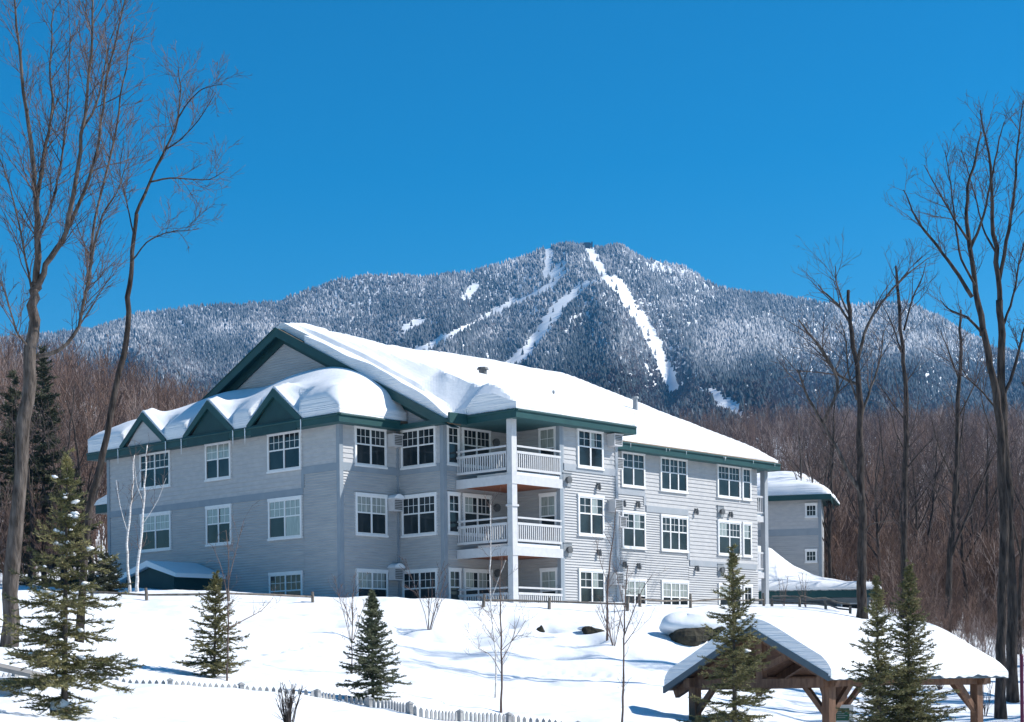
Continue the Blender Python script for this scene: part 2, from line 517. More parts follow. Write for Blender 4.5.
# frosted forest on the mountain: small spruces and bare crowns packed into one mass
rs = np.random.RandomState(11)
NT = 105000
t = rs.rand(NT) ** 0.75
Y = MY0 + 60 + (MY1 + 40 - MY0 - 60) * t
a = rs.uniform(-60, 1090, NT)
X = (a - PX) / F * Y
Z = mountain(X, Y)
P = np.stack([X, Y, Z], 1)
px_, py_ = pix(P)
bald = (np.abs(px_ - 668) < 34) & (np.abs(py_ - 266) < 7) & (rs.rand(NT) < 0.55)
bald |= (np.abs(px_ - 925) < 40) & (py_ < 335) & (rs.rand(NT) < 0.35)
ok = (~in_trail(px_, py_ - 1) | (rs.rand(len(px_)) < 0.025)) & ~bald & (py_ < 470)
P, px_, py_ = P[ok], px_[ok], py_[ok]
n = len(P)
frost = np.clip(0.30 + 0.16 * rs.randn(n) + 0.26 * sstep(560, 700, px_) * (1 - sstep(345, 385, py_)) - 0.40 * sstep(335, 400, py_) + 0.22 * fbm(px_ / 45, py_ / 22, 4) + 0.16 * sstep(300, 255, py_) + 0.15 * sstep(360, 150, px_), 0.0, 0.85)
kind = rs.rand(n) < np.clip(0.10 + 0.7 * sstep(345, 400, py_) + 0.3 * fbm(px_ / 80 + 9, py_ / 40, 2), 0, 0.9)
def cone_proto(sides=5):
    v, f = [], []
    for (zb, r, zt, ph) in ((0.0, 0.30, 0.62, 0.0), (0.34, 0.21, 1.0, 0.6)):
        b = len(v)
        for i in range(sides):
            q = 2 * math.pi * i / sides + ph
            v.append((r * math.cos(q), r * math.sin(q), zb))
        v.append((0, 0, zt))
        for i in range(sides):
            f.append((b + i, b + (i + 1) % sides, b + sides))
    return np.array(v), np.array(f)
def crown_proto(seed):
    r = np.random.RandomState(seed)
    v, f = [], []
    for i in range(15):
        d = r.randn(3); d /= np.linalg.norm(d); d[2] = abs(d[2]) * 0.9 + 0.1
        c0 = np.array([0, 0, 0.2]) + r.randn(3) * 0.05
        tip = np.array([0, 0, 0.35]) + d * np.array([0.36, 0.36, 0.6]) * r.uniform(0.7, 1.1)
        s = np.cross(d, r.randn(3)); s = s / np.linalg.norm(s) * 0.11
        b = len(v)
        v += [c0, (c0 + tip) / 2 + s, tip, (c0 + tip) / 2 - s]
        f += [(b, b + 1, b + 2), (b, b + 2, b + 3)]
    return np.array(v), np.array(f)
def scatter(proto, P, h, w, rot, att):
    v, f = proto
    k = len(v)
    cr_, sr_ = np.cos(rot)[:, None], np.sin(rot)[:, None]
    x = (v[None, :, 0] * cr_ - v[None, :, 1] * sr_) * w[:, None]
    y = (v[None, :, 0] * sr_ + v[None, :, 1] * cr_) * w[:, None]
    z = v[None, :, 2] * h[:, None]
    V = np.stack([x, y, z], -1) + P[:, None, :]
    Fc = f[None] + (np.arange(len(P)) * k)[:, None, None]
    return V.reshape(-1, 3), Fc.reshape(-1, 3), np.repeat(att, k)
def join(parts):
    Vs, Fs, As, n0 = [], [], [], 0
    for v, f, a_ in parts:
        Vs.append(v); Fs.append(f + n0); As.append(a_); n0 += len(v)
    return np.concatenate(Vs), np.concatenate(Fs), np.concatenate(As)
h = rs.uniform(4.2, 8.0, n) * np.interp(P[:, 1], [600, 1200, 2600], [1.25, 1.0, 1.0]) * np.where(kind, 0.85, 1)
w = h * rs.uniform(0.75, 1.15, n)
rot = rs.rand(n) * 6.28
parts = [scatter(cone_proto(), P[~kind], h[~kind], w[~kind], rot[~kind], frost[~kind])]
for q in range(3):
    sel = kind & (np.arange(n) % 3 == q)
    parts.append(scatter(crown_proto(q), P[sel], h[sel], w[sel] * 1.3, rot[sel], 2.0 + frost[sel] * 0.75))
V, Fc, A = join(parts)
m, nt, p = nodes_of('frosted_forest')
an = nt.nodes.new('ShaderNodeAttribute'); an.attribute_name = 'frost'
mix = nt.nodes.new('ShaderNodeValToRGB')
mix.color_ramp.elements[0].color = (0.045, 0.058, 0.066, 1)
mix.color_ramp.elements[1].color = (0.74, 0.73, 0.74, 1)
e = mix.color_ramp.elements.new(0.45); e.color = (0.16, 0.18, 0.205, 1)
mix2 = nt.nodes.new('ShaderNodeValToRGB')
mix2.color_ramp.elements[0].color = (0.075, 0.055, 0.055, 1)
mix2.color_ramp.elements[1].color = (0.72, 0.69, 0.70, 1)
sub = nt.nodes.new('ShaderNodeMath'); sub.operation = 'SUBTRACT'; sub.inputs[1].default_value = 2.0
gt = nt.nodes.new('ShaderNodeMath'); gt.operation = 'GREATER_THAN'; gt.inputs[1].default_value = 1.5
mx = nt.nodes.new('ShaderNodeMix'); mx.data_type = 'RGBA'
nt.links.new(an.outputs['Fac'], mix.inputs['Fac'])
nt.links.new(an.outputs['Fac'], sub.inputs[0]); nt.links.new(an.outputs['Fac'], gt.inputs[0])
nt.links.new(sub.outputs[0], mix2.inputs['Fac'])
nt.links.new(gt.outputs[0], mx.inputs['Factor'])
nt.links.new(mix.outputs[0], mx.inputs['A']); nt.links.new(mix2.outputs[0], mx.inputs['B'])
nt.links.new(mx.outputs['Result'], p.inputs['Base Color'])
p.inputs['Roughness'].default_value = 0.85
p.inputs['Specular IOR Level'].default_value = 0.1
o = fast_mesh('mountain_forest', V, Fc, m, False, ('frost', A))
o['kind'] = 'stuff'
tag(o, 'frosted spruce forest covering the whole mountain between the ski runs', 'forest')
COL.objects.link(o)

# ------------------------------------------------------------------ bare trees
def unit(v):
    return v / (np.linalg.norm(v) + 1e-12)

def grow_twigs(paths, rng, levels, n_per_m, len_f, ang=(0.5, 0.95), up=0.35, start=0.25, minlen=0.15, r_f=0.55, rmin=0.006):
    """side shoots along each path; returns new (pts, radii) paths of all levels"""
    out, cur = [], paths
    for lv in range(levels):
        nxt = []
        for pts, rad in cur:
            seg = np.linalg.norm(np.diff(pts, axis=0), axis=1)
            L = seg.sum()
            cum = np.concatenate([[0], np.cumsum(seg)])
            cnt = max(1, int(L * n_per_m * (1 + 0.55 * lv) + rng.random()))
            for _ in range(cnt):
                s = (start + (0.98 - start) * rng.random() ** 0.85) * L
                i = min(int(np.searchsorted(cum, s)) - 1, len(seg) - 1)
                i = max(i, 0)
                w = (s - cum[i]) / (seg[i] + 1e-9)
                p0 = pts[i] * (1 - w) + pts[i + 1] * w
                r0 = rad[i] * (1 - w) + rad[i + 1] * w
                d = unit(pts[i + 1] - pts[i])
                q = np.array([rng.gauss(0, 1), rng.gauss(0, 1), rng.gauss(0, 0.6)])
                q = unit(q - d * q.dot(d))
                an = rng.uniform(*ang)
                dr = unit(math.cos(an) * d + math.sin(an) * q + np.array([0, 0, up]))
                ll = (L - s * 0.65) * len_f * rng.uniform(0.55, 1.2)
                if ll < minlen:
                    continue
                k = 4 if ll > 1.0 else 3
                pp = [p0]
                for j in range(k):
                    dr = unit(dr + np.array([rng.gauss(0, .13), rng.gauss(0, .13), rng.gauss(0, .10) + 0.09 * up]))
                    pp.append(pp[-1] + dr * ll / k)
                rr = np.linspace(max(r0 * r_f, rmin), max(r0 * r_f * 0.25, rmin * 0.7), k + 1)
                nxt.append((np.array(pp), rr))
        out += nxt
        cur = nxt
    return out

def grow_crown(paths, rng, spec, ang=(0.40, 0.85), up=0.4, start=0.2, rmin=0.006):
    """side shoots of set real lengths: spec = [(shoots per metre, shortest, longest), ...] level by level"""
    out, cur = [], paths
    for npm, l0, l1 in spec:
        nxt = []
        for pts, rad in cur:
            seg = np.linalg.norm(np.diff(pts, axis=0), axis=1)
            L = seg.sum()
            cum = np.concatenate([[0], np.cumsum(seg)])
            st = start if cur is paths else 0.12
            cnt = int(L * (1 - st) * npm + rng.random())
            for _ in range(cnt):
                s = (st + (1.0 - st) * rng.random()) * L
                i = max(0, min(int(np.searchsorted(cum, s)) - 1, len(seg) - 1))
                w = min(1.0, (s - cum[i]) / (seg[i] + 1e-9))
                p0 = pts[i] * (1 - w) + pts[i + 1] * w
                r0 = rad[i] * (1 - w) + rad[i + 1] * w
                d = unit(pts[i + 1] - pts[i])
                q = np.array([rng.gauss(0, 1), rng.gauss(0, 1), rng.gauss(0, 0.6)])
                q = unit(q - d * q.dot(d))
                an = rng.uniform(*ang)
                dr = unit(math.cos(an) * d + math.sin(an) * q + np.array([0, 0, up * rng.random()]))
                ll = rng.uniform(l0, l1) * (1 - 0.45 * s / L)
                k = 4 if ll > 0.7 else 3
                pp = [p0]
                for j in range(k):
                    dr = unit(dr + np.array([rng.gauss(0, .12), rng.gauss(0, .12), rng.gauss(0, .08) + 0.10 * up]))
                    pp.append(pp[-1] + dr * ll / k)
                ra = min(r0 * 0.6, rmin * (0.7 + 1.5 * ll))
                nxt.append((np.array(pp), np.linspace(max(ra, rmin * .8), rmin * 0.6, k + 1)))
        out += nxt
        cur = nxt
    return out

def smooth_path(ctrl, n):
    ctrl = np.asarray(ctrl, float)
    tt = np.linspace(0, 1, len(ctrl))
    ts = np.linspace(0, 1, n)
    i, s, h, t = herm(tt, ctrl, ts)
    S, H = s[:, None], h[:, None] if np.ndim(h) else h
    return (2 * S**3 - 3 * S**2 + 1) * ctrl[i] + (S**3 - 2 * S**2 + S) * H * t[i] + (-2 * S**3 + 3 * S**2) * ctrl[i + 1] + (S**3 - S**2) * H * t[i + 1]

def tree_from_limbs(name, label, cat, base, limbs, seed, bark, twig, levels=3, npm=1.2, len_f=0.42, group=None, rmin=0.007, up=0.35, ang=(0.45, 0.9), twig_on=None, start=0.25, minlen=0.18, S=1.0, dens=1.0, limb_bark=None):
    """limbs: list of (points, r0, r1); the first is the trunk"""
    rng = random.Random(seed)
    root = thing(name, label, cat, base, group)
    mbt, mbb = MB(), MB()
    limb_bark = limb_bark or bark
    paths = []
    for k, (pts, r0, r1) in enumerate(limbs):
        n = max(6, len(pts) * 3)
        sp = smooth_path(pts, n)
        wob = np.array([[rng.gauss(0, 1), rng.gauss(0, 1), 0] for _ in range(n)]) * min(r0, 0.12) * 0.22
        wob[0] = 0
        sp = sp + wob
        rr = np.linspace(r0, r1, n) * np.array([rng.uniform(0.93, 1.07) for _ in range(n)])
        if k == 0:
            rr[0] *= 1.3
            sp[0, 2] -= 0.25
        (mbt if k == 0 else mbb).tube(sp, rr, 9 if r0 > 0.06 else 6)
        if twig_on is None or k in twig_on:
            paths.append((sp, rr))
    build('trunk', mbt, bark, root, smooth=True)
    spec = [(2.3 / S * dens, .7 * S, 2.3 * S), (3.0 / S * dens, .30 * S, 1.0 * S), (3.2 / S * dens, .12 * S, .45 * S)][:levels]
    tw = grow_crown(paths, rng, spec, ang=ang, up=up, rmin=rmin, start=start)
    if mbb.n:
        build('limbs', mbb, limb_bark, root, smooth=True)
    mbw = MB()
    for pts, rad in tw:
        mbw.tube(pts, rad, 3 if rad[0] < 0.025 else 5, cap=False)
    if mbw.n:
        build('twigs', mbw, twig, root)
    return root

def pxpath(pts, Y, seed=0, spread=0.0):
    rng = random.Random(seed)
    d0 = rng.uniform(-1, 1)
    n = len(pts)
    return [at(x, y, Y + spread * d0 * i / max(n - 1, 1)) for i, (x, y) in enumerate(pts)]

def gen_limbs(base, H, r0, rng, lean=0.05, forks=3, spread=0.35):
    d = unit(np.array([rng.gauss(0, lean), rng.gauss(0, lean), 1.0]))
    pts = [np.asarray(base, float)]
    for j in range(7):
        d = unit(d + np.array([rng.gauss(0, .05), rng.gauss(0, .05), 0.05]))
        pts.append(pts[-1] + d * H / 7)
    limbs = [(pts, r0, r0 * 0.18)]
    for k in range(forks):
        i = rng.choice([2, 3, 3, 4, 4, 5])
        q = rng.uniform(0, 6.28)
        dd = unit(np.array([math.cos(q) * spread * 2, math.sin(q) * spread * 2, 1.0]))
        ll = (H - H * i / 7) * rng.uniform(0.6, 0.9)
        pp = [pts[i]]
        for j in range(5):
            dd = unit(dd + np.array([rng.gauss(0, .09), rng.gauss(0, .09), 0.10]))
            pp.append(pp[-1] + dd * ll / 5)
        limbs.append((pp, r0 * (1 - i / 8) * 0.6, r0 * 0.12))
    return limbs

# a leafless wood on the slopes behind: one mass of thin brown trees
def proto_tree(seed, twign=1.0, rm=0.0016):
    rng = random.Random(seed)
    limbs = gen_limbs((0, 0, 0), 1.0, 0.0062, rng, 0.09, 5, 0.42)
    mb = MB()
    paths = []
    for k, (pts, r0_, r1_) in enumerate(limbs):
        pts = np.array(pts)
        rr = np.linspace(r0_, r1_, len(pts))
        mb.tube(pts, rr, 3, cap=False)
        paths.append((pts, rr))
    for pts, rad in grow_twigs(paths, rng, 2, 14 * twign, 0.45, up=0.45, rmin=rm, start=0.14, minlen=0.035):
        mb.tube(pts[[0, len(pts) // 2, -1]], rad[[0, len(pts) // 2, -1]], 3, cap=False)
    return mb.verts(), np.array(mb.f)

def scatter4(proto, P, h, rot, att):
    v, f = proto
    k = len(v)
    cr_, sr_ = np.cos(rot)[:, None], np.sin(rot)[:, None]
    x = (v[None, :, 0] * cr_ - v[None, :, 1] * sr_) * h[:, None]
    y = (v[None, :, 0] * sr_ + v[None, :, 1] * cr_) * h[:, None]
    z = v[None, :, 2] * h[:, None]
    V = np.stack([x, y, z], -1) + P[:, None, :]
    Fc = f[None] + (np.arange(len(P)) * k)[:, None, None]
    return V.reshape(-1, 3), Fc.reshape(-1, 4), np.repeat(att, k)

protos = [proto_tree(s) for s in range(7)] + [proto_tree(40 + s, 0.55, 0.0024) for s in range(5)]
rs = np.random.RandomState(23)
pts = []
def patch(n, a0, a1, y0, y1, h0, h1, pw=1.0, far=False):
    Y = y0 + (y1 - y0) * rs.rand(n) ** pw
    a = rs.uniform(a0, a1, n)
    X = (a - PX) / F * Y
    Z = ground(X, Y) - 0.3
    q = rs.randint(7, 12, n) if far else rs.randint(0, 7, n)
    pts.append(np.stack([X, Y, Z, rs.uniform(h0, h1, n), q], 1))
patch(330, -60, 235, 112, 190, 8, 14, 0.8)
patch(600, -60, 240, 190, 330, 9, 15, 1, True)
patch(480, 762, 1090, 110, 200, 6, 11, 0.9)
patch(800, 762, 1090, 200, 330, 8, 12, 1, True)
patch(2300, 560, 1090, 300, 640, 9, 14, 1, True)
patch(500, -60, 600, 330, 600, 9, 15, 1, True)
patch(420, 888, 1090, 86, 125, 2.5, 6)
patch(520, 885, 1090, 79, 118, 1.2, 3.2)
patch(380, 905, 1090, 64, 92, 0.9, 2.4)
patch(170, -60, 100, 88, 118, 2.5, 6)
patch(140, 800, 900, 106, 125, 3, 6)
pts = np.concatenate(pts)
idx = pts[:, 4].astype(int)
rot = rs.rand(len(pts)) * 6.28
tone = rs.rand(len(pts))
parts = [scatter4(protos[q], pts[idx == q, :3], pts[idx == q, 3], rot[idx == q], tone[idx == q]) for q in range(len(protos))]
V, Fc, A = join(parts)
m, nt, p = nodes_of('bare_wood')
an = nt.nodes.new('ShaderNodeAttribute'); an.attribute_name = 'tone'
rp = nt.nodes.new('ShaderNodeValToRGB')
rp.color_ramp.elements[0].color = (0.052, 0.034, 0.027, 1)
rp.color_ramp.elements[1].color = (0.34, 0.28, 0.26, 1)
e = rp.color_ramp.elements.new(0.82); e.color = (0.19, 0.122, 0.097, 1)
nt.links.new(an.outputs['Fac'], rp.inputs['Fac'])
nt.links.new(rp.outputs[0], p.inputs['Base Color'])
p.inputs['Roughness'].default_value = 0.9
p.inputs['Specular IOR Level'].default_value = 0.1
o = fast_mesh('bare_woodland', V, Fc, m, False, ('tone', A))
o['kind'] = 'stuff'
tag(o, 'leafless brown woodland covering the slopes behind the buildings', 'woodland')
COL.objects.link(o)

# ------------------------------------------------------------------ conifers
def conifer(name, label, base, H, R, seed, needle, bark, group=None, whorl=0.16, nb=6, step=0.035, nl=0.05, nw=0.014, droop=0.25, crown0=0.04, snow=0, power=0.85, twig_n=9, per=3, lens=(.6, .8, .9, 1, 1, 1.08)):
    rng = random.Random(seed)
    r_ = np.random.RandomState(seed)
    root = thing(name, label, 'fir tree' if 'fir' in name else 'conifer', base, group)
    base = np.asarray(base, float)
    lean = np.array([rng.gauss(0, 0.015), rng.gauss(0, 0.015), 0])
    tz = np.linspace(0, 1, 9)
    tr = base + np.stack([lean[0] * tz * H, lean[1] * tz * H, tz * H], 1)
    mbt = MB()
    tr0 = tr.copy(); tr0[0, 2] -= 0.3
    mbt.tube(tr0, np.linspace(0.011 * H + 0.012, 0.006, 9), 7)
    segs = []        # p, q, radius
    clump = []
    z = crown0 * H
    while z < H * 0.985:
        f = z / H
        n = max(3, int(nb * rng.uniform(0.75, 1.2)))
        a0 = rng.uniform(0, 6.28)
        for k in range(n):
            if rng.random() < 0.08:
                continue
            L = max(0.06 * R, R * (1 - f) ** power) * rng.choice(lens) * rng.uniform(0.82, 1.12)
            if f < 0.12:
                L *= 0.78
            q = a0 + 6.28 * k / n + rng.gauss(0, .2)
            p = base + lean * z + np.array([0, 0, z + rng.uniform(-1, 1) * whorl])
            el = 0.50 * f + 0.10 - droop * (1 - f) * 0.8 + rng.gauss(0, .17)
            m_ = max(4, int(L / 0.09))
            pp = [p]
            for j in range(m_):
                e2 = el + (0.35 * (j / m_) ** 2 - 0.10)
                pp.append(pp[-1] + np.array([math.cos(q) * math.cos(e2), math.sin(q) * math.cos(e2), math.sin(e2)]) * L / m_)
            pp = np.array(pp)
            for j in range(m_):
                segs.append((pp[j], pp[j + 1]))
            side = np.array([-math.sin(q), math.cos(q), 0])
            fw = np.array([math.cos(q), math.sin(q), 0])
            for j in range(1, m_ + 1):
                for sgn in (-1, 1):
                    if rng.random() < 0.12:
                        continue
                    tl = (L * (1 - 0.75 * j / m_)) * 0.42 * rng.uniform(0.6, 1.15)
                    if j <= m_ * 0.2:
                        tl *= 0.55
                    d = unit(side * sgn * 0.85 + fw * 0.75 + np.array([0, 0, rng.uniform(-0.45, 0.22)]))
                    s0 = pp[j] - (pp[j] - pp[j - 1]) * rng.random()
                    k2 = max(1, int(tl / 0.12))
                    for i2 in range(k2):
                        e_ = s0 + d * tl / k2
                        segs.append((s0, e_))
                        if tl > 0.22 and rng.random() < 0.7:
                            d3 = unit(d + fw * 0.5 + side * rng.choice([-1, 1]) * 0.7 + np.array([0, 0, rng.uniform(-.25, .1)]))
                            segs.append((e_, e_ + d3 * tl * 0.4))
                        s0 = e_
                        d = unit(d + fw * 0.12 + np.array([0, 0, 0.03]))
            if snow and rng.random() < snow and f < 0.85:
                jj = int(m_ * rng.uniform(0.35, 0.85))
                clump.append((pp[jj], L))
        z += whorl * rng.uniform(0.75, 1.25) * (0.6 + 0.6 * (1 - f))
    build('trunk', mbt, bark, root, smooth=True)
    S = np.array([s for s, _ in segs]); E = np.array([e for _, e in segs])
    Ls = np.linalg.norm(E - S, axis=1)
    cnt = np.maximum(1, (Ls / step).astype(int)) * per
    rep = np.repeat(np.arange(len(S)), cnt)
    w_ = r_.rand(len(rep))[:, None]
    P0 = S[rep] * (1 - w_) + E[rep] * w_
    D = (E - S)[rep] / (Ls[rep][:, None] + 1e-9)
    Q = r_.randn(len(rep), 3)
    Q[:, 2] = np.abs(Q[:, 2]) * 0.8 - 0.25
    Q -= D * (Q * D).sum(1)[:, None]
    Q /= np.linalg.norm(Q, axis=1)[:, None] + 1e-9
    N = 0.75 * D + 0.8 * Q
    N /= np.linalg.norm(N, axis=1)[:, None]
    W = np.cross(N, r_.randn(len(rep), 3))
    W /= np.linalg.norm(W, axis=1)[:, None] + 1e-9
    ln = (nl * r_.uniform(0.7, 1.25, len(rep)))[:, None]
    T0, T1, T2 = P0 - W * nw * 0.5, P0 + W * nw * 0.5, P0 + N * ln
    V = np.stack([T0, T1, T2], 1).reshape(-1, 3) - base
    Fc = np.arange(len(V)).reshape(-1, 3)
    o = fast_mesh('foliage', V, Fc, needle)
    link(o, root)
    mb = MB()
    for s, e in segs[::1]:
        if np.linalg.norm(e - s) > 0.05:
            mb.tube([s, e], [0.006, 0.004], 3, cap=False)
    build('branches', mb, bark, root)
    if clump:
        mb = MB()
        for p, L in clump:
            blob(mb, p + np.array([0, 0, 0.05]), np.array([1, 1, 0.55]) * rng.uniform(0.025, 0.075), rng, 7, 5, .45)
        build('snow_clumps', mb, M['snow'], root, smooth=True)
    return root

def blob(mb, c, r, rng, nu=10, nv=7, rough=0.22):
    c, r = np.asarray(c, float), np.asarray(r, float)
    ph = [rng.uniform(0, 6.28) for _ in range(6)]
    V, Fc = [], []
    for j in range(nv + 1):
        th = math.pi * j / nv
        for i in range(nu):
            q = 2 * math.pi * i / nu
            k = 1 + rough * (math.sin(2 * q + ph[0] + th) * 0.5 + math.sin(3 * q + ph[1] - 2 * th) * 0.35 + math.sin(3 * th + ph[2] + q) * 0.4)
            V.append(c + r * k * np.array([math.sin(th) * math.cos(q), math.sin(th) * math.sin(q), math.cos(th)]))
    for j in range(nv):
        for i in range(nu):
            i2 = (i + 1) % nu
            Fc.append((j * nu + i, (j + 1) * nu + i, (j + 1) * nu + i2, j * nu + i2))
    mb.add(V, Fc)
# ------------------------------------------------------------------ the lodge building
LODGE = thing('lodge_building', 'long grey clapboard lodge of three storeys with dark green trim and snow covered roof', 'building', B(52.82, 55.05, 2.4))
FOOT = [(49.49, 71.4), (49.49, 55.05), (52.82, 55.05), (52.82, 52.33), (56.66, 52.33), (56.66, 49.26), (60.48, 49.26), (60.48, 52.81), (76.17, 52.81), (76.17, 71.4)]
WALL_TOP = 10.62
mb = MB()
mb.extrude([B(u, v, 1.2) for u, v in FOOT], np.array([0, 0, WALL_TOP - 1.2]))
body = build('wall', mb, M['siding'], LODGE)

def siding(mb, o, ex, n, a0, a1, z0, z1, course, proud=0.034, clip=None):
    """lapped boards on a wall: each course leans out at its lower edge"""
    k = int(round((z1 - z0) / course))
    c = (z1 - z0) / k
    for i in range(k):
        b0, b1 = z0 + i * c, z0 + (i + 1) * c
        s0, s1 = a0, a1
        if clip:
            s0, s1 = clip(b0)
            if s1 - s0 < 0.05:
                continue
        lo, hi = proud, 0.004
        b1 -= 0.022
        A = [o + ex * s0 + n * lo + ZD * b0, o + ex * s1 + n * lo + ZD * b0, o + ex * s1 + n * hi + ZD * b1, o + ex * s0 + n * hi + ZD * b1,
             o + ex * s0 + n * 0.001 + ZD * b0, o + ex * s1 + n * 0.001 + ZD * b0]
        mb.add(A, [(0, 1, 2, 3), (4, 5, 1, 0)])

O0 = np.zeros(3)
clap, shin = 'clapboard', 'shingle_cladding'
LF = lambda u: (B(u, 0, 0), LD, -RD)       # wall that faces -u : measured along v
RF = lambda v: (B(0, v, 0), RD, -LD)       # wall that faces -v : measured along u
def clad(kind, fr, a0, a1, z0, z1, course):
    mb = MB()
    siding(mb, fr[0], fr[1], fr[2], a0, a1, z0, z1, course, 0.042 if kind == 'clapboard' else 0.03)
    build(kind, mb, M['siding' if kind == 'clapboard' else 'shingle'], body)
CB, SHC = 0.115, 0.19
# shaded long wall: shingles above a belt, narrow boards below
clad(shin, LF(49.49), 57.33, 71.4, 8.1, 10.6, SHC)
clad(clap, LF(49.49), 57.33, 71.4, 2.0, 7.8, CB)
clad(shin, LF(49.49), 55.05, 57.33, 8.98, 10.6, SHC)
clad(clap, LF(49.49), 55.05, 57.33, 2.0, 8.66, CB)
for fr, a0, a1 in ((RF(55.05), 49.49, 52.82), (LF(52.82), 52.33, 55.05), (RF(52.33), 52.82, 56.66)):
    clad(shin, fr, a0, a1, 9.0, 10.6, SHC)
    clad(clap, fr, a0, a1, 2.0, 8.66, CB)
clad(clap, LF(56.66), 49.26, 52.33, 2.0, 10.6, CB)
clad(shin, RF(49.26), 56.66, 60.48, 9.02, 10.6, SHC)
clad(clap, RF(49.26), 56.66, 60.48, 2.0, 8.72, CB)
# sunlit set-back wall, the shingled field steps down to the right
clad(shin, RF(52.81), 60.48, 66.85, 8.85, 10.6, SHC)
clad(clap, RF(52.81), 60.48, 66.85, 2.0, 8.55, CB)
clad(shin, RF(52.81), 66.85, 70.25, 8.14, 10.6, SHC)
clad(clap, RF(52.81), 66.85, 70.25, 2.0, 7.84, CB)
clad(shin, RF(52.81), 70.25, 76.17, 5.68, 10.6, SHC)
clad(clap, RF(52.81), 70.25, 76.17, 2.0, 5.40, CB)
belt = MB()
def band(fr, a0, a1, z0, z1, p=0.048, mb=None):
    p = max(p, 0.048) + (0.003 if p == 0.034 else 0)
    (mb or belt).obox(fr[0], fr[1], fr[2], a0, a1, -0.02, p, z0, z1)
band(LF(49.49), 57.33, 71.38, 7.8, 8.1)
band(LF(49.49), 55.20, 57.33, 8.66, 8.98)
band(LF(49.49), 57.25, 57.42, 8.1, 8.98, 0.034)
band(RF(55.05), 49.64, 52.80, 8.66, 9.0)
band(LF(52.82), 52.50, 55.03, 8.66, 9.0)
band(RF(52.33), 52.98, 56.64, 8.66, 9.0)
build('belt_board', belt, M['belt'], body)
belt = MB()
band(RF(49.26), 56.9, 60.46, 8.72, 9.02)
band(RF(52.81), 60.5, 66.85, 8.55, 8.85)
band(RF(52.81), 66.75, 66.93, 8.14, 8.55, 0.034)
band(RF(52.81), 66.95, 70.25, 7.84, 8.14)
band(RF(52.81), 70.15, 70.33, 5.7, 7.84, 0.034)
band(RF(52.81), 70.35, 76.0, 5.40, 5.68)
for lo_, hi_ in ((2.0, 8.72), (9.02, 10.6)):
    band(RF(49.26), 60.30, 60.48, lo_, hi_, 0.034)
    band(RF(49.26), 56.66, 56.88, lo_, hi_, 0.034)
build('frieze_board', belt, M['trimboard'], body)
for u0, u1, v0, v1 in ((49.435, 49.64, 54.995, 55.20), (52.765, 52.97, 52.275, 52.48), (49.435, 49.62, 71.25, 71.46), (56.605, 56.80, 49.205, 49.40), (52.70, 52.87, 54.97, 55.09)):
    tr = MB()
    tr.ubox(u0, u1, v0, v1, 2.0, 10.6)
    build('corner_board', tr, M['belt'], body)

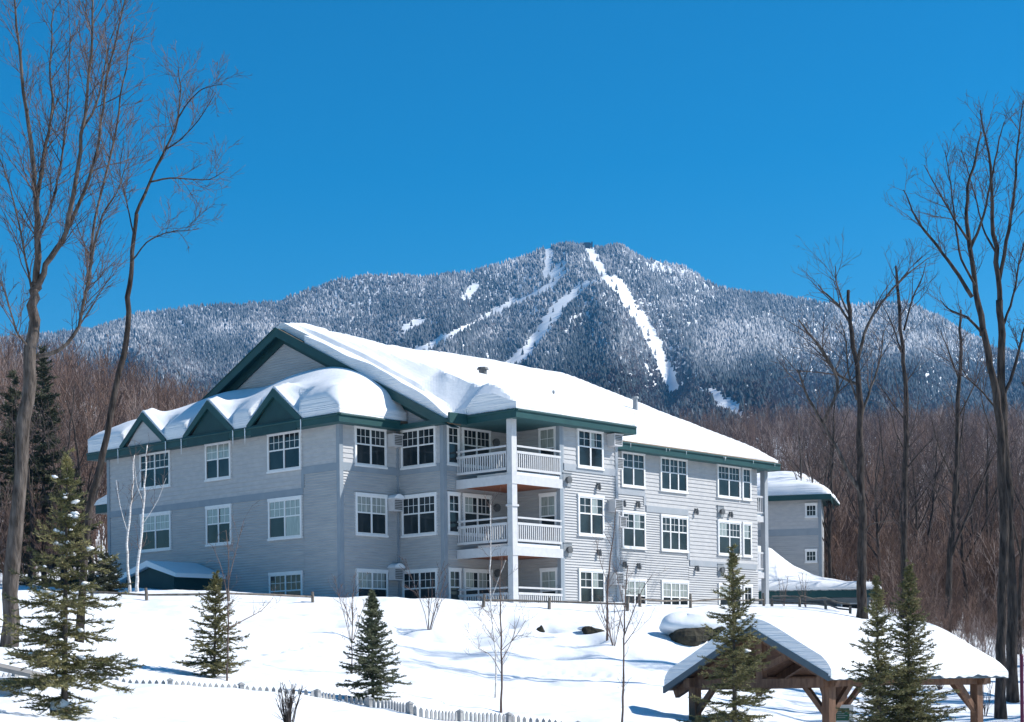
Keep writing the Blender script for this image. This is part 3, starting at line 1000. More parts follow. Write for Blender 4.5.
WIN_N = [0]
def window(fr, a0, a1, z0, z1, cols=2, cell=3, top=0.44, seed=0, parent=None, curtain=(), door=False):
    """double hung unit: white casing, mullions, meeting rail, grille in the upper sash"""
    o, ex, n = fr
    a0, a1 = min(a0, a1), max(a0, a1)
    par = parent or LODGE
    cas, t = 0.065, 0.085
    mb = MB()
    bx = lambda p0, p1, q0, q1, d0, d1: mb.obox(o, ex, n, p0, p1, d0, d1, q0, q1)
    bx(a0 - cas, a0 + 0.03, z0 - 0.02, z1 + 0.02, 0, t)
    bx(a1 - 0.03, a1 + cas, z0 - 0.02, z1 + 0.02, 0, t)
    bx(a0 - cas - 0.02, a1 + cas + 0.02, z1 + 0.02, z1 + 0.13, 0, t + 0.012)
    bx(a0 - cas - 0.03, a1 + cas + 0.03, z0 - 0.10, z0 - 0.02, 0, t + 0.03)
    bx(a0 + 0.03, a1 - 0.03, z1 - 0.035, z1 + 0.02, 0, t - 0.012)
    bx(a0 + 0.03, a1 - 0.03, z0 - 0.02, z0 + 0.045, 0, t - 0.012)
    zm = z0 + (z1 - z0) * (1 - top)
    w = (a1 - a0) / cols
    for c in range(cols):
        l, r = a0 + c * w, a0 + (c + 1) * w
        if c:
            bx(l - 0.038, l + 0.038, z0 + 0.045, z1 - 0.035, 0, t - 0.006)
        l2, r2 = l + (0.038 if c else 0.03), r - (0.038 if c < cols - 1 else 0.03)
        bx(l2, r2, zm - 0.028, zm + 0.028, 0, t - 0.016)
    f = build('window', mb, M['white'], par)
    gr, gl, cu = MB(), MB(), MB()
    gl.obox(o, ex, n, a0 + 0.03, a1 - 0.03, 0.01, 0.045, z0 + 0.03, z1 - 0.03)
    for c in range(cols):
        l = a0 + c * w + (0.038 if c else 0.03)
        r = a0 + (c + 1) * w - (0.038 if c < cols - 1 else 0.03)
        if not door:
            for k in range(1, cell):
                x = l + (r - l) * k / cell
                gr.obox(o, ex, n, x - 0.010, x + 0.010, 0.045, 0.058, zm + 0.028, z1 - 0.035)
            zz = (zm + z1) / 2
            gr.obox(o, ex, n, l, r, 0.045, 0.057, zz - 0.010, zz + 0.010)
        for cc, part, dep in curtain:
            if cc == c:
                zt = z1 - 0.04
                zb = zm + 0.03 if part == 't' else (z0 + 0.05 if part == 'a' else z0 + 0.05)
                if part == 'b':
                    zt = zm - 0.03
                # gathered cloth seen close behind the pane
                m_ = 12
                for q in range(m_):
                    x0, x1 = l + (r - l) * dep * q / m_, l + (r - l) * dep * (q + 1) / m_
                    d0, d1 = (0.0465, 0.051) if q % 2 else (0.051, 0.0465)
                    cu.add([o + ex * x0 + n * d0 + ZD * zb, o + ex * x1 + n * d1 + ZD * zb, o + ex * x1 + n * d1 + ZD * zt, o + ex * x0 + n * d0 + ZD * zt], [(0, 1, 2, 3)])
    build('pane', gl, M['glass'], f)
    if gr.n:
        build('grille', gr, M['white'], f)
    if cu.n:
        build('curtain', cu, M['curtain'], f)
    return f

ROWS = {3: (8.987, 10.50), 2: (6.10, 7.67), 1: (2.95, 4.50)}
rw = random.Random(5)
A_, C_, D_, F_, E_, S_ = LF(49.49), RF(55.05), LF(52.82), RF(52.33), RF(49.26), RF(52.81)
curt = {('a', 3, 1): [(0, 't', 1), (1, 't', 1)], ('a', 2, 0): [(0, 't', 1), (1, 't', 1)], ('a', 2, 1): [(0, 't', .9), (1, 't', 1)],
        ('a', 2, 2): [(0, 'a', 1), (1, 't', 1)], ('c', 2, 0): [(0, 't', 1), (1, 't', 1)], ('c', 1, 0): [(0, 't', 1), (1, 't', .9)],
        ('e', 2, 0): [(1, 't', .55)], ('e', 1, 0): [(1, 't', .5)], ('e', 3, 0): [(1, 't', .35)], ('s', 1, 0): [(0, 't', 1), (1, 't', 1)], ('s', 1, 1): [(0, 't', 1), (1, 't', 1), (2, 't', 1)],
        ('s', 2, 0): [(1, 't', .6)], ('s', 2, 2): [(0, 't', .8)], ('s', 1, 2): [(0, 't', 1)]}
for fl, (z0, z1) in ROWS.items():
    for k, (a0, a1, cl) in enumerate(((66.5, 68.8, 3), (62.12, 63.9, 2), (57.41, 59.58, 3))):
        if fl == 1 and k < 2:
            continue
        window(A_, a0 + .06, a1 - .06, z0, z1, 2, cl, curtain=curt.get(('a', fl, k), ()))
    rnd = lambda: [(c, 't', rw.uniform(.35, 1)) for c in range(2) if rw.random() < .45]
    window(C_, 50.36, 52.02, z0, z1, 2, 3, curtain=curt.get(('c', fl, 0), ()))
    window(D_, 52.78, 54.72, z0, z1, 2, 3, curtain=rnd())
    window(F_, 53.06, 53.66, z0, z1, 1, 2)
    window(F_, 53.98, 55.58, z0, z1, 2, 3, curtain=rnd())
    window(LF(56.66), 49.48, 50.30, z0 - 0.35, z1, 1, 2, curtain=((0, 't', 1),))
    window(E_, 57.82, 59.40, z0, z1, 2, 2, curtain=curt.get(('e', fl, 0), ()))
    window(S_, 65.15, 66.78, z0, z1, 2, 2, curtain=curt.get(('s', fl, 0), ()))
    window(S_, 68.11, 70.11, z0, z1, 3, 2, curtain=curt.get(('s', fl, 1), ()))
    window(S_, 72.73, 74.55, z0, z1, 2, 3, curtain=curt.get(('s', fl, 2), ()))
    window(S_, 74.86, 75.50, z0, z1, 1, 2, curtain=[(0, 't', .8)] if fl == 2 else ())

# --- small fittings on the walls
def lamp(fr, a, z):
    o, ex, n = fr
    mb = MB()
    mb.obox(o, ex, n, a - 0.06, a + 0.06, 0.02, 0.05, z - 0.12, z + 0.12)
    mb.obox(o, ex, n, a - 0.03, a + 0.03, 0.05, 0.17, z + 0.06, z + 0.10)
    p0 = o + ex * a + n * 0.17
    mb.tube([p0 + ZD * (z + .12), p0 + ZD * (z + .02), p0 + ZD * (z - .14), p0 + ZD * (z - .19)], [.025, .06, .075, .035], 8)
    build('wall_lamp', mb, M['darkmetal'], LODGE, smooth=False)
for a, z in ((59.07, 8.21), (59.07, 5.37)):
    lamp(E_, a, z)
for a, z in ((65.17, 8.14), (66.25, 8.16), (65.2, 5.27), (66.25, 5.24), (70.83, 8.11), (70.83, 5.3), (73.72, 8.13), (73.72, 5.25)):
    lamp(S_, a, z)
def vent(fr, a, z):
    o, ex, n = fr
    mb = MB()
    mb.obox(o, ex, n, a - 0.26, a + 0.26, 0.0, 0.07, z - 0.28, z + 0.28)
    mb.obox(o, ex, n, a - 0.30, a + 0.30, 0.0, 0.10, z + 0.28, z + 0.31)
    p = build('vent_box', mb, M['grey_metal'], LODGE)
    mb = MB()
    c0 = o + ex * a + ZD * z
    mb.tube([c0 + n * 0.06, c0 + n * 0.20], [0.13, 0.13], 10)
    mb.tube([c0 + n * 0.20, c0 + n * 0.215], [0.16, 0.16], 10)
    build('vent_cap', mb, M['darkmetal'], p)
for fr, a, z in ((E_, 57.06, 8.32), (E_, 57.06, 5.37), (S_, 72.93, 8.2), (S_, 72.88, 5.28)):
    vent(fr, a, z)
for z in (9.7, 6.9, 4.1):
    mb = MB()
    c0 = B(55.98, 52.33, z + .4)
    mb.tube([c0, c0 - LD * 0.14], [0.17, 0.17], 10)
    build('round_vent', mb, M['darkmetal'], LODGE)
def aircon(fr, a, z, snow=False, w=0.34):
    o, ex, n = fr
    mb = MB()
    mb.obox(o, ex, n, a - w, a + w, 0, 0.42, z - 0.26, z + 0.22)
    mb.obox(o, ex, n, a - w - .04, a + w + .04, 0, 0.46, z + 0.22, z + 0.26)
    p = build('air_conditioner', mb, M['railpaint'], LODGE)
    mb = MB()
    for k in range(6):
        zz = z - 0.2 + k * 0.07
        mb.obox(o, ex, n, a - w + .05, a + w - .05, 0.42, 0.43, zz, zz + 0.045)
    build('louvre', mb, M['darkmetal'], p)
    if snow:
        mb = MB()
        for k in range(7):
            t0, t1 = k / 7, (k + 1) / 7
            x0, x1 = a - w - .05 + (2 * w + .1) * t0, a - w - .05 + (2 * w + .1) * t1
            h0, h1 = 0.02 + .17 * math.sin(math.pi * t0) ** .7 if t0 > 0 else 0.02, 0.02 + .17 * math.sin(math.pi * min(t1, .9999)) ** .7
            q = [(x0, 0.02), (x1, 0.02), (x1, 0.5), (x0, 0.5)]
            mb.hexa([o + ex * x + n * y + ZD * (z + .262) for x, y in q] + [o + ex * x + n * y + ZD * (z + .262 + hh) for (x, y), hh in zip(q, (h0, h1, h1, h0))])
        build('snow', mb, M['snow'], p)
aircon(C_, 52.45, 10.12, False, 0.26)
aircon(C_, 52.42, 7.38, True, 0.26)
aircon(C_, 52.40, 4.45, True, 0.26)
aircon(E_, 60.08, 10.25, False, .27)
aircon(E_, 60.08, 7.42, False, .27)
aircon(E_, 60.08, 4.25, False, .27)
aircon(S_, 64.55, 9.9, False, .24)
aircon(S_, 64.75, 7.2, False, .24)
aircon(S_, 64.75, 4.3, False, .24)

# --- corner balconies
def balcony(zs, base_only=False):
    u0, u1, v0, v1 = 53.58, 56.62, 49.16, 52.30
    mb = MB()
    mb.ubox(u0, u1, v0, v1 - .01, zs - 0.06, zs)                      # deck
    b = build('balcony', mb, M['cedar'], LODGE)
    mb = MB()
    mb.ubox(u0 - .05, u0, v0 - .05, v1, zs - 0.36, zs + 0.02)
    mb.ubox(u0, u1 + .04, v0 - .05, v0, zs - 0.36, zs + 0.02)
    build('rim_board', mb, M['railpaint'], b)
    mb = MB()
    mb.ubox(u0 + .002, u1, v0 + .002, v1 - .02, zs - 0.30, zs - 0.06)
    build('cedar_soffit', mb, M['cedar'], b)
    for zz, hh in ((1.16, .07), (0.90, .10), (0.22, .10)):
        for bx_ in ((u0 - .02, u0 + .05, v0 + .3, v1), (u0 + .3, u1, v0 - .02, v0 + .05)):
            mb = MB()
            mb.ubox(*bx_, zs + zz, zs + zz + hh)
            build('handrail', mb, M['railpaint'], b)
    k = 22
    ml, mr = MB(), MB()
    for i in range(k):
        v = v0 + .34 + (v1 - v0 - .4) * i / (k - 1)
        ml.ubox(u0, u0 + .03, v - .024, v + .024, zs + .31, zs + .905)
        u = u0 + .34 + (u1 - u0 - .4) * i / (k - 1)
        mr.ubox(u - .026, u + .026, v0, v0 + .03, zs + .31, zs + .905)
    build('balusters', ml, M['railpaint'], b)
    build('balusters', mr, M['railpaint'], b)
    mb = MB()
    mb.ubox(u0 + .3, u1 - .05, v0 + .05, v1 - .9, zs, zs + .16)
    sn = build('snow', mb, M['snow'], b)
balcony(8.28)
balcony(5.36)
balcony(2.50)
mb = MB()
mb.ubox(53.56, 53.86, 49.14, 49.42, 1.6, 10.6)
mb.ubox(53.51, 53.91, 49.09, 49.47, 7.0, 7.08)
build('balcony_post', mb, M['railpaint'], LODGE)
# end balconies beyond the sunlit wall
for zs in (8.2, 5.3, 2.4):
    mb = MB()
    mb.ubox(76.2, 77.05, 52.86, 55.4, zs - .3, zs)
    b = build('end_balcony', mb, M['railpaint'], LODGE)
    mb = MB()
    mb.ubox(76.2, 77.0, 52.88, 52.95, zs + .95, zs + 1.05)
    mb.ubox(76.2, 77.0, 52.88, 52.95, zs + .15, zs + .22)
    for i in range(5):
        mb.ubox(76.26 + i * .16, 76.30 + i * .16, 52.9, 52.93, zs + .22, zs + .95)
    build('handrail', mb, M['railpaint'], b)
    mb = MB()
    mb.ubox(76.2, 77.0, 52.96, 55.2, zs, zs + .18)
    build('snow', mb, M['snow'], b)
mb = MB()
mb.ubox(76.86, 77.14, 52.80, 53.08, 1.6, 10.6)
build('end_post', mb, M['trimboard'], LODGE)

# --- eaves, gables, roof
EAVE = [(48.9, 72.2), (48.9, 54.4), (52.32, 54.4), (52.32, 51.5), (53.31, 51.5), (53.31, 48.65), (60.98, 48.65), (60.98, 52.2), (77.3, 52.2), (77.3, 72.2)]
mb = MB()
mb.extrude([B(u, v, 10.56) for u, v in EAVE], np.array([0, 0, 0.04]))
build('soffit', mb, M['soffit'], LODGE)
mb = MB()
def fascia(mb, p, q, z0=10.54, z1=10.90, out=(0, 0)):
    (u0, v0), (u1, v1) = p, q
    if abs(u0 - u1) < 1e-6:      # runs along v
        mb.ubox(u0 - .05, u0 + .0, min(v0, v1) - .05, max(v0, v1), z0, z1)
    else:
        mb.ubox(min(u0, u1), max(u0, u1), v0 - .05, v0, z0, z1)
for p, q in zip(EAVE[:-1], EAVE[1:]):
    if p in ((52.32, 54.4), (77.3, 52.2), (60.98, 48.65)):
        continue
    fascia(mb, p, q)
fascia(mb, (52.32, 54.4), (52.32, 51.5), 10.54, 10.72)
mb.ubox(52.22, 53.24, 51.34, 51.445, 10.50, 10.93)
mb.ubox(60.98, 61.03, 48.6, 52.2, 10.54, 10.90)
mb.ubox(77.3, 77.35, 52.15, 72.2, 10.54, 10.90)
build('fascia', mb, M['green'], LODGE)
mb = MB()
GT = [((48.84, 72.2), (48.84, 54.4)), ((53.25, 51.3), (53.25, 48.65)), ((53.31, 48.59), (60.98, 48.59)), ((61.03, 52.14), (77.3, 52.14)), ((48.9, 54.34), (52.15, 54.34))]
for p, q in GT:
    mb.tube([B(*p, 10.84), B(*q, 10.84)], [.055, .055], 8)
build('gutter', mb, M['green'], LODGE)

AV, AZ_ = 62.35, 15.9           # ridge
def h_main(u, v):
    h = AZ_ - 0.49 * np.abs(v - AV)
    return np.minimum(h, 10.93 + 0.94 * (77.3 - u))
def h_bay(u, v):
    h = 10.9 + 0.365 * (v - 48.65)
    up = sstep(52.4, 56.6, u) * 1.6 * sstep(53.2, 54.5, v) + (1 - sstep(53.2, 54.5, v)) * (0.04 + 1.15 * (u - 53.31))
    h = np.minimum(h, np.where(v > 51.5, np.maximum(h_main(u, v), 10.9) + up, 10.9 + 1.15 * (u - 53.31)))
    h = np.minimum(h, 10.9 + 1.0 * (60.98 - u))
    return np.where((u >= 53.30) & (u <= 60.99), h, -9)
DORM = (67.80, 62.98, 58.50)
def h_wing(u, v):
    h = np.minimum(np.minimum(10.9 + 0.55 * (u - 48.9), 10.9 + 0.62 * (v - 54.4)), 10.9 + 0.62 * (72.2 - v))
    for vd in DORM:
        h = np.maximum(h, np.where(np.abs(v - vd) < 1.78, 12.34 - 0.80 * np.abs(v - vd), -9))
    return h
def in_main(u, v):
    return (u > 52.32) & (u < 77.3) & (v > np.where(u < 53.31, 51.5, 52.2)) & (v < 73.2) | in_bay(u, v)
def in_bay(u, v):
    return (u > 53.31) & (u < 60.98) & (v > 48.65) & (v < 60)
def roof_h(u, v):
    return np.maximum(h_main(u, v), h_bay(u, v))
def in_wing(u, v):
    return (u > 48.9) & (u < 52.80) & (v > 54.4) & (v < 72.2)

def cap(mask, base, thick, u0, u1, v0, v1, du, dv, drop, soften=0):
    """height field sheet over a footprint with vertical cut edges"""
    mb = MB()
    us, vs = np.linspace(u0, u1, int(round((u1 - u0) / du)) + 1), np.linspace(v0, v1, int(round((v1 - v0) / dv)) + 1)
    U, V_ = np.meshgrid(us, vs, indexing='ij')
    cu, cv = (us[:-1] + us[1:]) / 2, (vs[:-1] + vs[1:]) / 2
    CU, CV = np.meshgrid(cu, cv, indexing='ij')
    cells = mask(CU, CV)
    hb = base(U, V_)
    ht = hb + thick(U, V_)
    if soften:                     # wind packed drift: hollows filled, crests rounded behind the eave
        sm = ht.copy()
        for _ in range(soften):
            pd = np.pad(sm, 1, mode='edge')
            sm = (pd[1:-1, 1:-1] * 4 + 2 * (pd[:-2, 1:-1] + pd[2:, 1:-1] + pd[1:-1, :-2] + pd[1:-1, 2:]) + pd[:-2, :-2] + pd[2:, 2:] + pd[:-2, 2:] + pd[2:, :-2]) / 16
        w = sstep(u0 + .25, u0 + 1.3, U) * sstep(v0 + .1, v0 + 1.2, V_)
        ht = np.maximum(ht * (1 - w) + np.maximum(sm + .12, ht * .35 + sm * .65) * w, hb + .05)
    nv = len(vs)
    top = (U[..., None] * RD + V_[..., None] * LD + ht[..., None] * ZD).reshape(-1, 3)
    bot = (U[..., None] * RD + V_[..., None] * LD + (hb + drop)[..., None] * ZD).reshape(-1, 3)
    K = len(top)
    Fq = []
    I, J = np.where(cells)
    pad = np.pad(cells, 1)
    for i, j in zip(I, J):
        a, b, c, d = i * nv + j, (i + 1) * nv + j, (i + 1) * nv + j + 1, i * nv + j + 1
        Fq.append((a, b, c, d))
        if not pad[i, j + 1]: Fq.append((d, K + d, K + a, a))
        if not pad[i + 2, j + 1]: Fq.append((b, K + b, K + c, c))
        if not pad[i + 1, j]: Fq.append((a, K + a, K + b, b))
        if not pad[i + 1, j + 2]: Fq.append((c, K + c, K + d, d))
    V = np.concatenate([top, bot])
    used = np.unique(np.array(Fq))
    remap = np.full(len(V), -1); remap[used] = np.arange(len(used))
    mb.add(V[used], [tuple(int(remap[k]) for k in f) for f in Fq])
    return mb

rf = build('roof', cap(in_main, roof_h, lambda u, v: 0.02 + 0 * u, 52.32, 77.3, 48.65, 73.2, .333, .35, -0.10), M['shingleroof'], LODGE)
wr = build('wing_roof', cap(in_wing, h_wing, lambda u, v: 0.02 + 0 * u, 48.9, 52.80, 54.4, 72.2, .26, .2, -0.10), M['shingleroof'], LODGE)

def edge_round(d, r=0.22):
    return np.clip(d / r, 0, 1) ** 0.45
def t_main(u, v):
    t = 0.36 + 0.07 * fbm(u / 3.5, v / 3.5, 3) + 0.02 * fbm(u * 1.4, v * 1.4, 2)
    rake = sstep(54.2, 52.6, u)
    t = t + 0.30 * rake * sstep(61, 57, v) * (0.8 + 0.4 * vnoise(u, v / 2))
    t = t + 0.34 * sstep(55.2, 53.4, u) * sstep(51.6, 50.9, v)
    eave = np.where(u < 53.31, v - 51.5, np.where(u < 60.98, v - 48.65, v - 52.2))
    t = t * (0.35 + 0.65 * sstep(-0.1, 1.6, eave)) * (1 - 0.75 * sstep(0.42, 0.0, np.abs(v - AV - 0.1)) * sstep(53.5, 55.5, u) * sstep(63.5, 61, u))
    # a bare notch where the rake meets the bay roof
    t = t * (1 - 0.5 * np.exp(-((u - 53.2) / .5) ** 2 - ((v - 51.75) / .45) ** 2))
    # shallow slides and footprints
    for uu, vv in ((58.5, 54.5), (59.6, 53.4), (61.5, 56.0), (57.2, 57.5), (63, 55), (66.5, 57.5), (60.6, 54.6), (59.4, 55.4), (62.6, 54.2), (57.0, 55.6), (70, 56), (68, 54.5)):
        t = t - 0.26 * np.exp(-(((u - uu) / .55) ** 2 + ((v - vv + 0.5 * (u - uu)) / .16) ** 2))
    return np.maximum(t, 0.05)
def m_main_snow(u, v):
    bare = (np.abs(v - AV) < 0.38 + 0.18 * vnoise(u * 1.5, v)) & (u > 54.6) & (u < 62.5)
    strip = (u < 52.62) & (v > 60.4)
    return in_main(u, v) & ~bare & ~strip & (v < 72.9)
build('snow', cap(m_main_snow, roof_h, t_main, 52.32, 77.3, 48.65, 73.2, .1665, .1637, 0.0), M['roof_snow'], rf, smooth=False)
def t_wing(u, v):
    d = np.min([np.abs(v - vd) for vd in DORM], axis=0)
    t = 0.36 + 0.07 * fbm(u / 1.6, v / 1.8, 3)
    t = t + 0.42 * np.exp(-((v - 59.0) / 2.2) ** 2 - ((u - 51.8) / 1.8) ** 2)
    t = t - 0.34 * np.exp(-((0.55 * (u - 48.9) - 0.62 * (v - 54.4)) / 0.75) ** 2) * sstep(49.3, 52, u)
    t = t + 0.35 * sstep(50.2, 52.5, u) * sstep(69.5, 66, v)
    t = t + 0.46 * sstep(0.5, 2.1, d) * sstep(52.6, 50.5, u)
    t = t + 0.16 * sstep(59.5, 57.5, v)
    t = t * (0.80 + 0.20 * edge_round(u - 48.9, .4)) * (0.4 + 0.6 * sstep(54.3, 55.3, v))
    t = np.where((d < 1.7) & (u < 49.6), np.minimum(t, 0.14 + 0.25 * sstep(49.0, 49.6, u)), t)
    return np.maximum(t, 0.05)
def m_wing_snow(u, v):
    return in_wing(u, v) & (u > 48.92)
sn = build('snow', cap(m_wing_snow, h_wing, t_wing, 48.9, 52.80, 54.4, 72.2, .13, .1, 0.0, 90), M['roof_snow'], wr, smooth=True)
for nm in ('snow',):
    pass

# main gable: clapboard triangle, deep double rake boards
gm = MB()
def zl(v):
    return AZ_ - 0.49 * abs(v - AV)
gm.extrude([B(52.82, 51.95, 10.58), B(52.82, 72.75, 10.58), B(52.82, AV, AZ_ - .12)], RD * 0.15)
build('gable_wall', gm, M['siding'], LODGE)
gm = MB()
siding(gm, B(52.82, 0, 0), LD, -RD, 0, 0, 10.6, 15.7, CB, clip=lambda z: (AV - (15.7 - z) / 0.49, AV + (15.7 - z) / 0.49))
build('gable_clapboard', gm, M['siding'], LODGE)
rk, fz = MB(), MB()
for vb in (51.35, 73.3):
    ve = vb
    for mb, uu, th, h0, h1 in ((rk, 52.32, 0.07, 0.02, -0.36), (fz, 52.76, 0.05, -0.20, -0.62)):
        sg_ = 1 if ve > AV else -1
        vc = AV + sg_ * (AZ_ + h1 - 10.545) / 0.49
        poly = [B(uu, AV, AZ_ + h0), B(uu, ve, max(zl(ve) + h0, 10.56)), B(uu, ve, 10.545), B(uu, vc, 10.545), B(uu, AV, AZ_ + h1)]
        mb.extrude(poly, -RD * th)
    rk.extrude([B(52.25, AV, AZ_ + .06), B(52.25, ve, zl(ve) + .06), B(52.25, ve, zl(ve) + .02), B(52.25, AV, AZ_ + .02)], -RD * .03)
    fz.extrude([B(52.325, AV, AZ_ - .16), B(52.325, ve, zl(ve) - .16), B(52.325, ve, zl(ve) - .20), B(52.325, AV, AZ_ - .20)], RD * .44)
build('rake_board', rk, M['green'], LODGE)
build('rake_soffit', fz, M['dkgreen'], LODGE)

# three little gables over the eave of the shaded wing
for k, vd in enumerate(DORM):
    mb = MB()
    hw, az = 1.74, 12.34
    mb.extrude([B(48.97, vd - hw + .1, 10.60), B(48.97, vd + hw - .1, 10.60), B(48.97, vd, az - .12)], RD * .1)
    g = build('small_gable', mb, M['siding'] if k == 0 else M['dkgreen'], LODGE)
    if k == 0:
        g['label'] = 'small gable with grey siding'
    mb = MB()
    for sg in (-1, 1):
        mb.extrude([B(48.92, vd, az + .03), B(48.92, vd + sg * (hw + .02), az - .8 * hw + .03), B(48.92, vd + sg * (hw + .02), az - .8 * hw - .25), B(48.92, vd, az - .33)], -RD * .09)
    build('rake_board', mb, M['green'], g)
    if k:
        mb = MB()
        mb.ubox(48.84, 48.91, vd - hw + .25, vd + hw - .25, 10.46, 10.93)
        build('sill_board', mb, M['dkgreen'], g)
ic = MB()
ri = random.Random(3)
spots = [(48.80, vd + s * 1.83) for vd in DORM for s in (-1, 1)]
for u, v in spots:
    p = B(u, v, 10.86)
    ic.tube([p, p - ZD * .35, p - ZD * .7], [.025, .02, .006], 6)
for k in range(9):
    u = 64.8 + 12 * ri.random()
    p = B(u, 52.08, 10.84)
    l = ri.uniform(.08, .22)
    ic.tube([p, p - ZD * l], [.018, .003], 5)
m, nt, p = nodes_of('ice')
p.inputs['Base Color'].default_value = (0.75, 0.80, 0.84, 1)
p.inputs['Roughness'].default_value = 0.25
build('icicles', ic, m, LODGE)
# roof vents
for u, v, hh, r, mt in ((60.2, 57.0, .75, .2, 'darkmetal'), (71.5, 57.0, .62, .13, 'grey_metal'), (64.6, 56.5, .35, .05, 'grey_metal')):
    z = float(roof_h(np.array(u), np.array(v)))
    mb = MB()
    p = B(u, v, z - .1)
    mb.tube([p, p + ZD * (hh + .4)], [r, r], 8)
    mb.tube([p + ZD * (hh + .4), p + ZD * (hh + .5)], [r * 1.5, r * 1.2], 8)
    build('roof_vent', mb, M[mt], LODGE)
# back porch roof that shows past the far corner
mb = MB()
mb.ubox(49.9, 53, 71.45, 73.1, 8.15, 8.55)
p_ = build('porch_roof', mb, M['green'], LODGE)
mb = MB()
mb.extrude([B(49.85, 71.45, 8.56), B(49.85, 73.15, 8.56), B(49.85, 72.9, 8.78), B(49.85, 71.5, 9.15)], RD * 3)
build('snow', mb, M['roof_snow'], p_)

# --- utility shed against the shaded wall
gshed = gz(*B(48.6, 65, 0)[:2])
SHED = thing('utility_shed', 'low green shed with a snowy gable roof against the shaded lodge wall', 'shed', B(48.0, 64.5, gshed))
mb = MB()
mb.ubox(46.9, 49.38, 62.9, 66.4, gshed - .3, 4.55)
mb.extrude([B(46.9, 62.9, 4.55), B(46.9, 66.4, 4.55), B(46.9, 64.6, 5.02)], RD * 2.48)
build('wall', mb, M['dkgreen'], SHED)
mb = MB()
mb.extrude([B(46.7, 62.5, 4.50), B(46.7, 64.6, 5.06), B(46.7, 67.9, 4.20), B(46.7, 67.9, 4.42), B(46.7, 64.6, 5.32), B(46.7, 62.5, 4.68)], RD * 2.7)
build('roof_snow', mb, M['snow'], SHED)

# ------------------------------------------------------------------ annex and garage beyond the lodge
YA = 102.0
e1 = unit(np.array([0.965, -0.26, 0.0])); e2 = np.array([0.26, 0.965, 0.0])
def onplane(x, y, o, n):
    r = ray(x, y)
    return r * (np.dot(o, n) / np.dot(r, n))
oa = at(821, 540, YA)
AX = thing('annex_building', 'small grey annex with two square windows behind the sunlit end of the lodge', 'building', (oa[0], oa[1], 3.0))
K = lambda x, y: (lambda P: ((P - oa) @ e1, P[2]))(onplane(x, y, oa, -e2))
zt = K(800, 497.5)[1]
sb = K(790, 529)[1]; sb2 = K(790, 536)[1]
mb = MB()
O2 = np.array([oa[0], oa[1], 0.0])
e2b = unit(np.array([0.20, 0.98, 0.0]))
mb.obox(O2, e1, e2b, -9.0, 0, 0.0, 6.0, 2.5, zt)
wa = build('wall', mb, M['siding'], AX)
cl, sh = MB(), MB()
siding(sh, O2, e1, -e2, -9.0, -0.02, sb, zt, 0.2)
siding(cl, O2, e1, -e2, -9.0, -0.02, 3.0, sb2, CB)
build('shingle_cladding', sh, M['shingle'], wa)
build('clapboard', cl, M['siding'], wa)
mb = MB()
mb.obox(O2, e1, -e2, -9.0, 0.03, -.02, .035, sb2, sb)
build('belt_board', mb, M['belt'], wa)
mb = MB()
mb.obox(O2, e1, -e2, -.14, .04, -.15, .04, 3.0, zt)
build('corner_board', mb, M['belt'], wa)
fr = (O2, e1, -e2)
for y0, y1 in ((505, 516.5), (551, 561.5)):
    a0, za = K(806.5, y1); a1, zb = K(816, y0)
    window(fr, a0, a1, za, zb, 1, 3, top=0.97, parent=AX)
mb = MB()
zt_e = zt - .25
mb.obox(O2, e1, e2, -9.5, 0.62, -0.55, -0.49, zt - .20, zt + .10)
mb.obox(O2, e1, e2, -9.5, 0.60, -0.49, 6.0, zt + .01, zt + .06)
mb.obox(O2, e1, e2b, 0.56, 0.62, -0.49, 6.0, zt - .18, zt + .09)
build('eave', mb, M['green'], AX)
def sheet(o, ex, ey, a0, a1, b0, b1, na, nb, hf, zbot):
    """closed slab whose top follows hf(a, b)"""
    mb = MB()
    A, Bb = np.meshgrid(np.linspace(a0, a1, na), np.linspace(b0, b1, nb), indexing='ij')
    T = o + A[..., None] * ex + Bb[..., None] * ey + hf(A, Bb)[..., None] * ZD
    zb_ = zbot(A, Bb) if callable(zbot) else zbot + 0 * A
    L_ = o + A[..., None] * ex + Bb[..., None] * ey + zb_[..., None] * ZD
    V = np.concatenate([T.reshape(-1, 3), L_.reshape(-1, 3)])
    n = na * nb
    f = []
    for i in range(na - 1):
        for j in range(nb - 1):
            q = (i * nb + j, (i + 1) * nb + j, (i + 1) * nb + j + 1, i * nb + j + 1)
            f.append(q)
            f.append(tuple(n + k for k in q[::-1]))
    for i in range(na - 1):
        for j, s in ((0, 1), (nb - 1, -1)):
            q = (i * nb + j, n + i * nb + j, n + (i + 1) * nb + j, (i + 1) * nb + j)
            f.append(q[::s])
    for j in range(nb - 1):
        for i, s in ((0, -1), (na - 1, 1)):
            q = (i * nb + j, n + i * nb + j, n + i * nb + j + 1, i * nb + j + 1)
            f.append(q[::s])
    mb.add(V, f)
    return mb
zr = zt + .10
def annex_snow(a, b):
    e = np.minimum(np.clip((b + .5) / .35, 0, 1) ** .5, np.clip((0.60 - a) / .6, 0, 1) ** .6)
    rise = 0.30 * np.clip(b + .5, 0, 6) * sstep(.75, -2.2, a)
    return zr + 0.02 + 0.62 * e + rise * 0.8 + .05 * fbm(a, b, 2)
build('roof_snow', sheet(O2, e1, e2, -9.5, 0.60, -0.5, 6.0, 42, 28, annex_snow, zr - .02), M['roof_snow'], AX, smooth=True)

